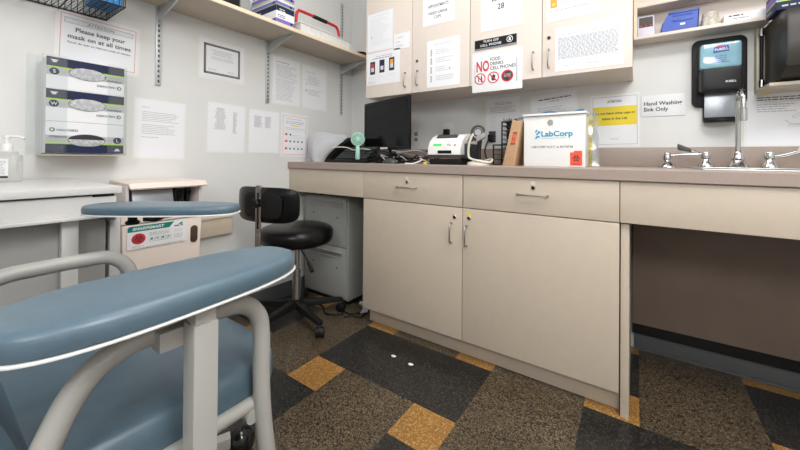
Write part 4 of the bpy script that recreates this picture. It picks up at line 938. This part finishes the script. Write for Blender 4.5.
# monitor
A = V((.402, .335, 0)); B = V((.903, .180, 0)); r_ = (B - A).normalized(); W = (B - A).length * .94; Fm = Frame((A.x - .008, A.y, .998), r_, (0, 0, 1))
t = thing('monitor', 'wide black computer monitor on the worktop', 'monitor', ((A.x + B.x) / 2, (A.y + B.y) / 2 + .05, CT))
mb = MB(); H = .32; bz = .016
mb.fbox(Fm, 0, W, 0, bz + .006, -.015, .0, 'black', .002); mb.fbox(Fm, 0, W, H - bz, H, -.015, 0, 'black', .002); mb.fbox(Fm, 0, bz, bz, H - bz, -.015, 0, 'black', .002); mb.fbox(Fm, W - bz, W, bz, H - bz, -.015, 0, 'black', .002); mb.build('bezel', t)
MB().fbox(Fm, bz - .002, W - bz + .002, bz + .002, H - bz + .002, -.012, -.003, 'screen').build('screen', t)
MB().fbox(Fm, .06, W - .06, .03, H - .03, -.055, -.015, 'black', .01).build('back_housing', t)
MB().fbox(Fm, W * .47 - .035, W * .47 + .045, .004, .016, .0, .0012, 'box_white').build('sticker', t)
mb = MB(); mb.fbox(Fm, W / 2 - .03, W / 2 + .03, -.078, .12, -.085, -.055, 'black', .004); q = Fm.p(W / 2, 0, -.07); mb.lathe((q.x, q.y, CT), [(.125, 0), (.125, .006), (.11, .010), (.02, .012)], 'black', seg=32, sy=.75); mb.build('stand', t)
# mouse and cables
t = thing('mouse', 'black computer mouse on the worktop under the monitor', 'mouse', (.80, .09, CT))
mb = MB(); mb.ball((.80, .09, CT + .004), .036, 'dark_grey', (1.4, .85, .8), 18); mb.build('shell', t); MB().box(.845, .852, .086, .094, CT + .012, CT + .02, 'silver_plate', .002).build('wheel', t)
random.seed(11)
labs = ['black cable in the tangle under the monitor, nearest the keyboard', 'black cable in the tangle under the monitor, beneath the white sticker', 'black cable looping over the mouse under the monitor', 'grey cable in the tangle left of the label printer', 'black cable running from under the monitor to the label printer', 'brown cable arching under the monitor']
for k in range(6):
    x = .60 + .07 * k; pts = []
    for j in range(11): pts.append((x + random.uniform(-.11, .12), .10 + .03 * j * random.uniform(.4, 1) + (.04 if k > 3 else 0), CT + .005 + (random.uniform(.0, .075) if j not in (0, 10) else 0)))
    tag(MB().tube(spline(pts, 7), .0042, ('black', 'black', 'black', 'mid_grey', 'black', 'dark_brown')[k], 7).build('cable'), labs[k], 'cable', 'cables under the monitor')
t = thing('power_adapter', 'black power adapter brick among the cables under the monitor', 'power adapter', (.72, .16, CT))
MB().box(.655, .775, .13, .19, CT + .001, CT + .038, 'black', .006).build('brick', t)
MB().tube(spline([(.775, .16, CT + .02), (.80, .17, CT + .03), (.83, .15, CT + .05), (.86, .18, CT + .03), (.84, .23, CT + .006)]), .004, 'black', 7).build('lead', t)
tag(MB().tube(spline([(.93, .05, CT + .004), (.97, .07, CT + .004), (.99, .12, CT + .02), (.96, .16, CT + .03), (1.0, .2, CT + .004)]), .0035, 'plastic_white', 7).build('cable'), 'white cable end lying beside the label printer', 'cable')
# label printer
t = thing('label_printer', 'white and black desktop label printer with a green display', 'label printer', (1.10, .22, CT))
x0, x1 = 1.035, 1.225; Y0, Y1 = .115, .335
mb = MB(); mb.box(x0 + .006, x1, Y0 + .004, Y1, CT, CT + .030, 'black', .005); mb.box(x0, x1 + .002, Y0, Y1, CT + .034, CT + .052, 'dark_grey', .004); mb.box(x1 - .03, x1 + .022, Y0 + .045, Y1, CT + .03, CT + .11, 'dark_grey', .008); mb.build('base', t)
mb = MB(); pr = [(Y0 - .004, CT + .052), (Y0 - .004, CT + .085), (Y0 + .02, CT + .125), (Y0 + .055, CT + .150), (Y0 + .10, CT + .162), (Y1 - .04, CT + .162), (Y1, CT + .14), (Y1, CT + .13), (Y1 - .04, CT + .148), (Y0 + .11, CT + .146), (Y0 + .08, CT + .12), (Y0 + .06, CT + .08), (Y0 + .055, CT + .052)]
mb.prism([(x0, y, z) for y, z in pr], (x1 - x0, 0, 0), 'plastic_white', .003); mb.build('cover', t)
mb = MB(); Fp = Frame((x0, Y0 + .018, CT + .1235), (1, 0, 0), V((0, .035, .025))); mb.fbox(Fp, .03, .15, .028, .055, .0, .006, 'dark_grey', .002); mb.build('window', t)
Fq = Frame((x0, Y0 - .004, CT + .085), (1, 0, 0), V((0, .024, .04))); mb = MB(); mb.fbox(Fq, .028, .078, .014, .028, 0, .001, 'green_lcd'); mb.build('display', t)
mb = MB(); mb.disc(Fq, .088, .010, .004, .001, 'yellow_print'); mb.disc(Fq, .115, .022, .006, .001, 'mid_grey'); mb.disc(Fq, .128, .017, .005, .001, 'mid_grey'); mb.disc(Fq, .155, .018, .007, .001, 'red_soft'); mb.lines(Fq, .09, .15, .038, 1, .01, .003, 'ink_soft', .001); mb.build('buttons', t)
Fr = Frame((x0, Y0 - .004, CT + .052), (1, 0, 0), (0, 0, 1)); mb = MB(); mb.fbox(Fr, .06, .14, .005, .022, -.002, .001, 'black', .001); mb.build('label_slot', t)
tag(MB().box(1.008, 1.026, .11, .125, CT, CT + .012, 'yellow_print', .002).build('label_roll_end'), 'tiny yellow clip on the worktop at the left foot of the printer', 'clip')
# scanner on stand
bx, by = 1.165, .05
bx, by = 1.318, .115
t = thing('barcode_scanner', 'barcode scanner on a black neck with a cream base', 'scanner', (bx, by, CT))
mb = MB(); mb.lathe((bx, by, CT), [(.055, 0), (.056, .008), (.05, .016), (.025, .022), (.016, .028)], 'plastic_cream', seg=28, sy=.8); mb.build('base', t)
mb = MB(); mb.tube(spline([(bx + .004, by, CT + .02), (bx + .002, by, CT + .07), (bx + .008, by, CT + .13)]), .0115, 'black', 12); mb.build('neck', t)
mb = MB(); hc = V((bx + .002, by - .01, CT + .158)); dn = V((.3, -.9, .15)).normalized(); mb.tube([hc + (V((1, .33, 0)).normalized() * math.cos(a) * .9 + V((0, 0, 1)) * math.sin(a)) * .034 for a in [2 * math.pi * k / 26 for k in range(26)]], .0055, 'dark_grey', 8, closed=True)
mb.lathe(hc - dn * .012, [(.014, 0), (.02, .006), (.022, .018), (.018, .024)], 'dark_grey', dn, 18); mb.lathe(hc + dn * .0121, [(.016, 0), (.016, .001)], 'mid_grey', dn, 18); mb.hexa([hc + V((.0, -.02, -.045)), hc + V((.042, -.01, -.02)), hc + V((.042, .01, -.02)), hc + V((.0, .01, -.045)), hc + V((-.006, -.02, -.02)), hc + V((.036, -.01, .002)), hc + V((.036, .01, .002)), hc + V((-.006, .01, -.02))], 'mid_grey', .004); mb.build('head', t)
mb = MB(); mb.tube(spline([hc + V((-.012, -.03, -.004)), hc + V((-.03, -.035, -.05)), hc + V((-.036, -.03, -.11)), (bx - .02, by - .035, CT + .03), (bx + .02, by - .04, CT + .022), (bx + .06, by - .01, CT + .015), (bx + .05, by + .05, CT + .03), (bx, by + .07, CT + .02)]), .0055, 'plastic_cream', 10); mb.build('cord', t)
# black step organizer
t = thing('step_organizer', 'black stepped file rack between the scanner and the cardboard folder', 'file rack', (1.37, .41, CT))
mb = MB(); X0, X1 = 1.315, 1.432; 
def rail(p, q, r=.003): mb.tube([p, q], r, 'black_metal', 6)
lev = [(.10, .085, X0 - .0), (.16, .22, X0 + .02)]
ya, yb = .335, .50
mb.box(X0, X1, ya, yb, CT, CT + .005, 'black_metal', .001)
for k in range(4): mb.box(X0, X1 - .0, ya, yb - .09, CT + .028 + k * .026, CT + .031 + k * .026, 'black_metal')
for k in range(9): mb.box(X0 + .025, X1, yb - .1, yb, CT + .02 + k * .024, CT + .023 + k * .024, 'black_metal')
for x in (X0, X1): mb.box(x - .003, x + .003, ya, ya + .006, CT, CT + .11 if x == X0 else CT + .24, 'black_metal'); 
mb.box(X0 + .022, X0 + .028, yb - .1, yb - .094, CT, CT + .24, 'black_metal'); mb.box(X1 - .035, X1, ya + .002, ya + .006, CT, CT + .235, 'black'); mb.box(X0 + .022, X1, yb - .004, yb, CT, CT + .24, 'black'); mb.box(X1 - .003, X1, ya, yb, CT, CT + .24, 'black')
mb.box(X0, X1, ya, yb - .09, CT + .105, CT + .11, 'black_metal'); mb.box(X0 + .022, X1, yb - .1, yb, CT + .235, CT + .24, 'black_metal')
mb.build('rack', t)
mb = MB(); 
for k in range(4): mb.box(X0 + .03, X1 - .04, yb - .095, yb - .02, CT + .031 + k * .052, CT + .036 + k * .052, 'paper_warm')
mb.build('filed_paper', t)
# cardboard folder
t = thing('cardboard_mailer', 'brown cardboard mailer leaning against the white drop box', 'mailer', (1.43, .2, CT))
mb = MB(); mb.hexa([(1.414, .185, CT), (1.474, .185, CT), (1.474, .325, CT), (1.414, .325, CT), (1.462, .185, CT + .222), (1.506, .185, CT + .212), (1.506, .325, CT + .212), (1.462, .325, CT + .222)], 'cardboard', .002); mb.build('sleeve', t)
Fc = Frame((1.410, .184, CT), (1, 0, 0), V((.048, 0, .222))); mb = MB(); mb.outline(Fc, .022, .04, .105, .165, .006, .0008, 'orange_red'); mb.rect(Fc, .026, .036, .128, .136, .0008, 'orange_red'); mb.build('red_mark', t)
# drop box
t = thing('specimen_drop_box', 'white metal specimen drop box with a blue lettered front', 'drop box', (1.64, .25, CT))
x0, x1, y0, y1, zt = 1.512, 1.772, .20, .315, 1.158
MB().box(x0, x1, y0, y1, CT, zt - .012, 'white_metal', .002).build('body', t)
mb = MB(); mb.prism([(x0 - .004, y0 - .010, zt - .010), (x0 - .004, y0 - .010, zt), (x0 - .004, y1 + .002, zt + .003), (x0 - .004, y1 + .002, zt - .012)], (x1 - x0 + .008, 0, 0), 'white_metal', .002); mb.build('lid', t)
mb = MB(); mb.lathe(((x0 + x1) / 2 - .012, y0 - .0005, zt - .042), [(.0125, 0), (.0125, .003), (.010, .006), (.004, .006)], 'brushed', (0, -1, 0), 20); mb.build('lock', t)
Fd = Frame((x0, y0 - .0004, CT), (1, 0, 0), (0, 0, 1)); c = .0006; mb = MB()
mb.text(Fd, 'LabCorp', .077, .138, .034, 'cyan_logo', c, bold=.03, width=.132); 
for q in ((.056, .163, 60), (.069, .158, -40), (.061, .150, 30), (.066, .137, -30), (.057, .133, 60)): mb.disc(Fd.sub(q[0], q[1], 0, q[2]), 0, 0, .0065, c, 'cyan_logo', 14, 1.2, .6)
mb.lines(Fd, .08, .185, .1285, 1, .01, .0016, 'cyan_logo', c, 0); mb.build('logo', t)
mb = MB(); mb.text(Fd, 'LAB CORP ACCT. # 30170758', .035, .085, .0135, 'dark_grey', c, width=.175); mb.build('account_line', t)
mb = MB(); mb.flat(Fd, [(.200, .006), (.2475, .006), (.2475, .071), (.215, .071), (.215, .064), (.200, .064)], c, 'orange_red'); bio(mb, Fd, .224, .038, .019, c * 1.5, 'ink', 'orange_red'); mb.lines(Fd, .21, .24, .011, 1, .01, .003, 'ink', c * 1.5, 0)
mb.build('biohazard_sticker', t)
# plastic bags
def bag(x0, x1, y0, y1, z0, z1, m, seed, name, label, amp=.012):
    random.seed(seed); tb = bmesh.new(); bmesh.ops.create_grid(tb, x_segments=14, y_segments=12, size=.5); ph = [random.uniform(0, 6) for _ in range(6)]
    top = []
    for v in list(tb.verts):
        u, w = v.co.x + .5, v.co.y + .5
        d = amp * (math.sin(u * 13 + ph[0] + 3 * w) + .7 * math.sin(w * 17 + ph[1] - 4 * u) + .6 * math.sin(u * 31 + w * 23 + ph[2]))
        v.co = V((x0 + (x1 - x0) * u + d * .3, y0 + (y1 - y0) * .5 + d * .6, z0 + (z1 - z0) * w * (1 + .03 * math.sin(u * 9 + ph[3]))))
    bmesh.ops.solidify(tb, geom=list(tb.faces), thickness=(y1 - y0) * .35); 
    mb = MB(); mb._merge(tb, m, True); return tag(mb.build(name), label, 'plastic bag', 'plastic specimen bags behind the drop box')
bag(1.60, 1.800, .42, .50, CT + .001, 1.185, 'film', 3, 'specimen_bag', 'clear plastic specimen bag sticking out right of the white drop box')
bag(1.58, 1.782, .36, .40, CT + .001, 1.15, 'film_yellow', 5, 'specimen_bag', 'yellowish plastic specimen bag wedged behind the right edge of the drop box', .006)
bag(1.53, 1.75, .325, .35, CT + .001, 1.178, 'film_blue', 9, 'specimen_bag', 'blue plastic specimen bag peeking over the lid of the drop box', .005)

# ------------------------------------------------------------------ open shelf items
sz = 1.5405
t = thing('timer', 'white digital timer with a dark display on the open shelf', 'timer', (1.99, .53, sz))
F = Frame((1.957, .526, sz), (1, 0, 0), (0, .12, 1)); mb = MB(); mb.fpoly(F, rrect(0, .064, 0, .098, .005), -.018, 0, 'plastic_lilac', .002); mb.build('case', t)
mb = MB(); mb.fbox(F, .005, .059, .042, .092, -.001, .001, 'dark_grey'); mb.fbox(F, .010, .054, .056, .089, .001, .0014, 'slot'); mb.build('display', t)
mb = MB()
for k in range(3): mb.lathe(F.p(.014 + k * .018, .049, .001), [(.0042, 0), (.0042, .002)], 'red', F.n, 12)
mb.build('button', t)
t = thing('parts_bin', 'blue plastic hopper bin on the open shelf', 'bin', (2.12, .56, sz))
mb = MB(); X0, X1 = 2.043, 2.182; Y0, Y1 = .522, .618
w_ = .003
mb.box(X0, X1, Y0, Y1, sz, sz + w_, 'bin_blue')
side = [(X0, sz), (X1 - .004, sz), (X1, sz + .088), (X0 + .03, sz + .08), (X0 + .008, sz + .04)]
for y in (Y0, Y1 - w_): mb.prism([(x, y, z) for x, z in side], (0, w_, 0), 'bin_blue')
mb.hexa([(X1 - .004 - w_, Y0, sz), (X1 - .004, Y0, sz), (X1 - .004, Y1, sz), (X1 - .004 - w_, Y1, sz), (X1 - w_, Y0, sz + .088), (X1, Y0, sz + .088), (X1, Y1, sz + .088), (X1 - w_, Y1, sz + .088)], 'bin_blue')
mb.hexa([(X0, Y0, sz), (X0 + w_, Y0, sz), (X0 + w_, Y1, sz), (X0, Y1, sz), (X0 + .008, Y0, sz + .04), (X0 + .011, Y0, sz + .04), (X0 + .011, Y1, sz + .04), (X0 + .008, Y1, sz + .04)], 'bin_blue')
mb.build('shell', t)
mb = MB(); mb.box(X0 + .045, X1 - .025, Y0 - .003, Y0 + .0005, sz + .042, sz + .05, 'bin_blue', .001); mb.box(X0 + .045, X1 - .025, Y0 - .003, Y0 + .0005, sz + .066, sz + .072, 'bin_blue', .001); mb.box(X0 + .03, X1 + .001, Y0 - .004, Y0 + .002, sz + .078, sz + .086, 'bin_blue', .001); mb.build('ribs', t)
MB().box(X0 + .072, X0 + .09, Y0 - .0012, Y0 - .0004, sz + .022, sz + .031, 'box_white').build('sticker', t)
t = thing('paper_cup', 'upside-down patterned paper cup on the open shelf', 'cup', (2.222, .56, sz))
MB().lathe((2.222, .56, sz), [(.034, 0), (.035, .003), (.033, .006), (.0265, .062), (.025, .064), (.024, .060), (.001, .060)], 'cup_pattern', seg=28).build('cup', t)
mb = MB(); mb.box(2.262, 2.392, .525, .60, sz, sz + .034, 'box_white', .002); F = Frame((2.262, .525, sz), (1, 0, 0), (0, 0, 1)); mb.lines(F, .015, .06, .022, 1, .01, .005, 'ink', .0006, 0); mb.lines(F, .03, .075, .010, 1, .01, .004, 'ink_soft', .0006, 0)
tag(mb.build('carton'), 'flat white carton with small dark print on the open shelf', 'carton')

# ------------------------------------------------------------------ soap dispenser
t = thing('soap_dispenser', 'black soap dispenser with a blue window on the back wall', 'soap dispenser', (2.26, .58, 1.13))
F = Frame((2.166, D - .002, 1.192), (1, 0, 0), (0, 0, 1)); mb = MB(); mb.fpoly(F, rrect(0, .186, 0, .312, .028, 7), 0, .016, 'black', .004); mb.build('back_plate', t)
F = Frame((2.188, D - .018, 1.262), (1, 0, 0), (0, 0, 1))
mb = MB(); mb.fpoly(F, rrect(.0, .136, .092, .205, .012), 0, .062, 'purell_blue', .010); mb.build('refill_window', t)
mb = MB(); mb.fpoly(F, rrect(-.002, .138, -.012, .092, .014), 0, .085, 'black', .012); mb.build('lower_cover', t)
mb = MB(); c = .0625; mb.flat(F, [(0.043, 0.158), (0.096, 0.163), (0.093, 0.188), (0.046, 0.184)], c, 'logo_blue'); mb.flat(F, [(0.05, 0.184), (0.088, 0.184), (0.08, 0.19), (0.058, 0.19)], c * 1.002, 'red_print'); mb.text(F.sub(.048, .167, .0, 3), 'PURELL', 0, 0, .015, 'box_white', c + .0012, bold=.02, width=.044)
mb.lines(F, .045, .09, .142, 3, .01, .0045, 'ink_blue', c, .25, True); mb.lines(F, .042, .095, .115, 1, .01, .003, 'logo_blue', c, 0, True); mb.build('lettering', t)
mb = MB(); mb.text(F, 'PURELL', .080, .022, .012, 'box_white', .0856, bold=.02, width=.034); mb.build('embossed_word', t)
mb = MB(); mb.box(2.205, 2.322, D - .030, D - .002, 1.125, 1.255, 'black', .004); mb.box(2.208, 2.312, D - .033, D - .030, 1.142, 1.252, 'silver_plate', .001); mb.prism([(2.205 + .1175 * k / 10, D - .03 - .055 * math.sin(math.pi * k / 10) ** .5, 1.118) for k in range(11)], (0, 0, .013), 'black', .002); mb.build('drip_tray', t)

# ------------------------------------------------------------------ towel dispenser + glove box on top
t = thing('towel_dispenser', 'dark smoked paper towel dispenser at the right end of the back wall', 'towel dispenser', (2.55, .48, 1.235))
mb = MB(); mb.box(2.375, 2.80, D - .035, D - .002, 1.236, 1.515, 'frame_beige', .004); mb.build('back_frame', t)
MB().box(2.375, 2.80, .42, D - .035, 1.236, 1.250, 'frame_beige', .003).build('bottom_tray', t)
mb = MB(); pr = [(D - .036, 1.268), (.50, 1.256), (.40, 1.264), (.345, 1.295), (.33, 1.35), (.33, 1.47), (.345, 1.503), (.40, 1.515), (D - .036, 1.515)]
mb.prism([(2.399, y, z) for y, z in pr], (.38, 0, 0), 'smoke', .008); mb.build('smoked_cover', t)
mb = MB(); mb.cyl((2.388, .58, 1.285), (2.388, .58, 1.480), .006, 'black'); mb.cyl((2.388, .58, 1.258), (2.388, .58, 1.290), .0085, 'chrome'); mb.cyl((2.388, .58, 1.475), (2.388, .58, 1.508), .0085, 'chrome'); mb.build('hinge_rod', t)
t = thing('glove_box', 'purple and navy glove box on top of the smoked towel dispenser', 'glove box', (2.5, .46, 1.516))
x0, x1, y0, y1, z0 = 2.385, 2.62, .385, .505, 1.5155
MB().box(x0, x1, y0, y1, z0, z0 + .075, 'navy', .001).build('carton', t)
mb = MB()
for F, w in ((Frame((x0, y0 - .0003, z0), (1, 0, 0), (0, 0, 1)), x1 - x0), (Frame((x0 - .0003, y1, z0), (0, -1, 0), (0, 0, 1)), y1 - y0)):
    mb.rect(F, 0, w, .030, .034, .0001, 'lime'); mb.rect(F, 0, w, .034, .062, .0001, 'purple'); mb.lines(F, .015, w * .7, .010, 1, .01, .006, 'box_grey', .0002)
mb.build('print', t)

# ------------------------------------------------------------------ camera
cam = bpy.data.cameras.new('camera'); co = bpy.data.objects.new('camera', cam); COL.objects.link(co)
yaw, pit, rol = (math.radians(a) for a in (34.7466, .3543, .4743))
f0 = V((-math.sin(yaw), math.cos(yaw), 0)); r0 = V((math.cos(yaw), math.sin(yaw), 0)); u0 = V((0, 0, 1))
fwd = f0 * math.cos(pit) + u0 * math.sin(pit); up = u0 * math.cos(pit) - f0 * math.sin(pit)
right = r0 * math.cos(rol) + up * math.sin(rol); up2 = up * math.cos(rol) - r0 * math.sin(rol)
M = Matrix((right, up2, -fwd)).transposed().to_4x4(); M.translation = V((1.9548, -1.4753, .9486)); co.matrix_world = M
cam.sensor_width = 36; cam.sensor_fit = 'HORIZONTAL'; cam.lens = 341.22 / 800 * 36; cam.shift_y = -69.52 / 800; cam.clip_start = .01
S.camera = co
S.cycles.transparent_max_bounces = 24
w = bpy.data.worlds.new('world'); S.world = w; w.use_nodes = True; w.node_tree.nodes['Background'].inputs[0].default_value = (.8, .85, .9, 1); w.node_tree.nodes['Background'].inputs[1].default_value = .3
vs = S.view_settings; S.display_settings.display_device = 'sRGB'; vs.view_transform = 'Standard'; vs.look = 'None'; vs.exposure = 0.07; vs.gamma = 1; vs.use_curve_mapping = False
for o in bpy.data.objects:
    if '_w' in o: del o['_w']
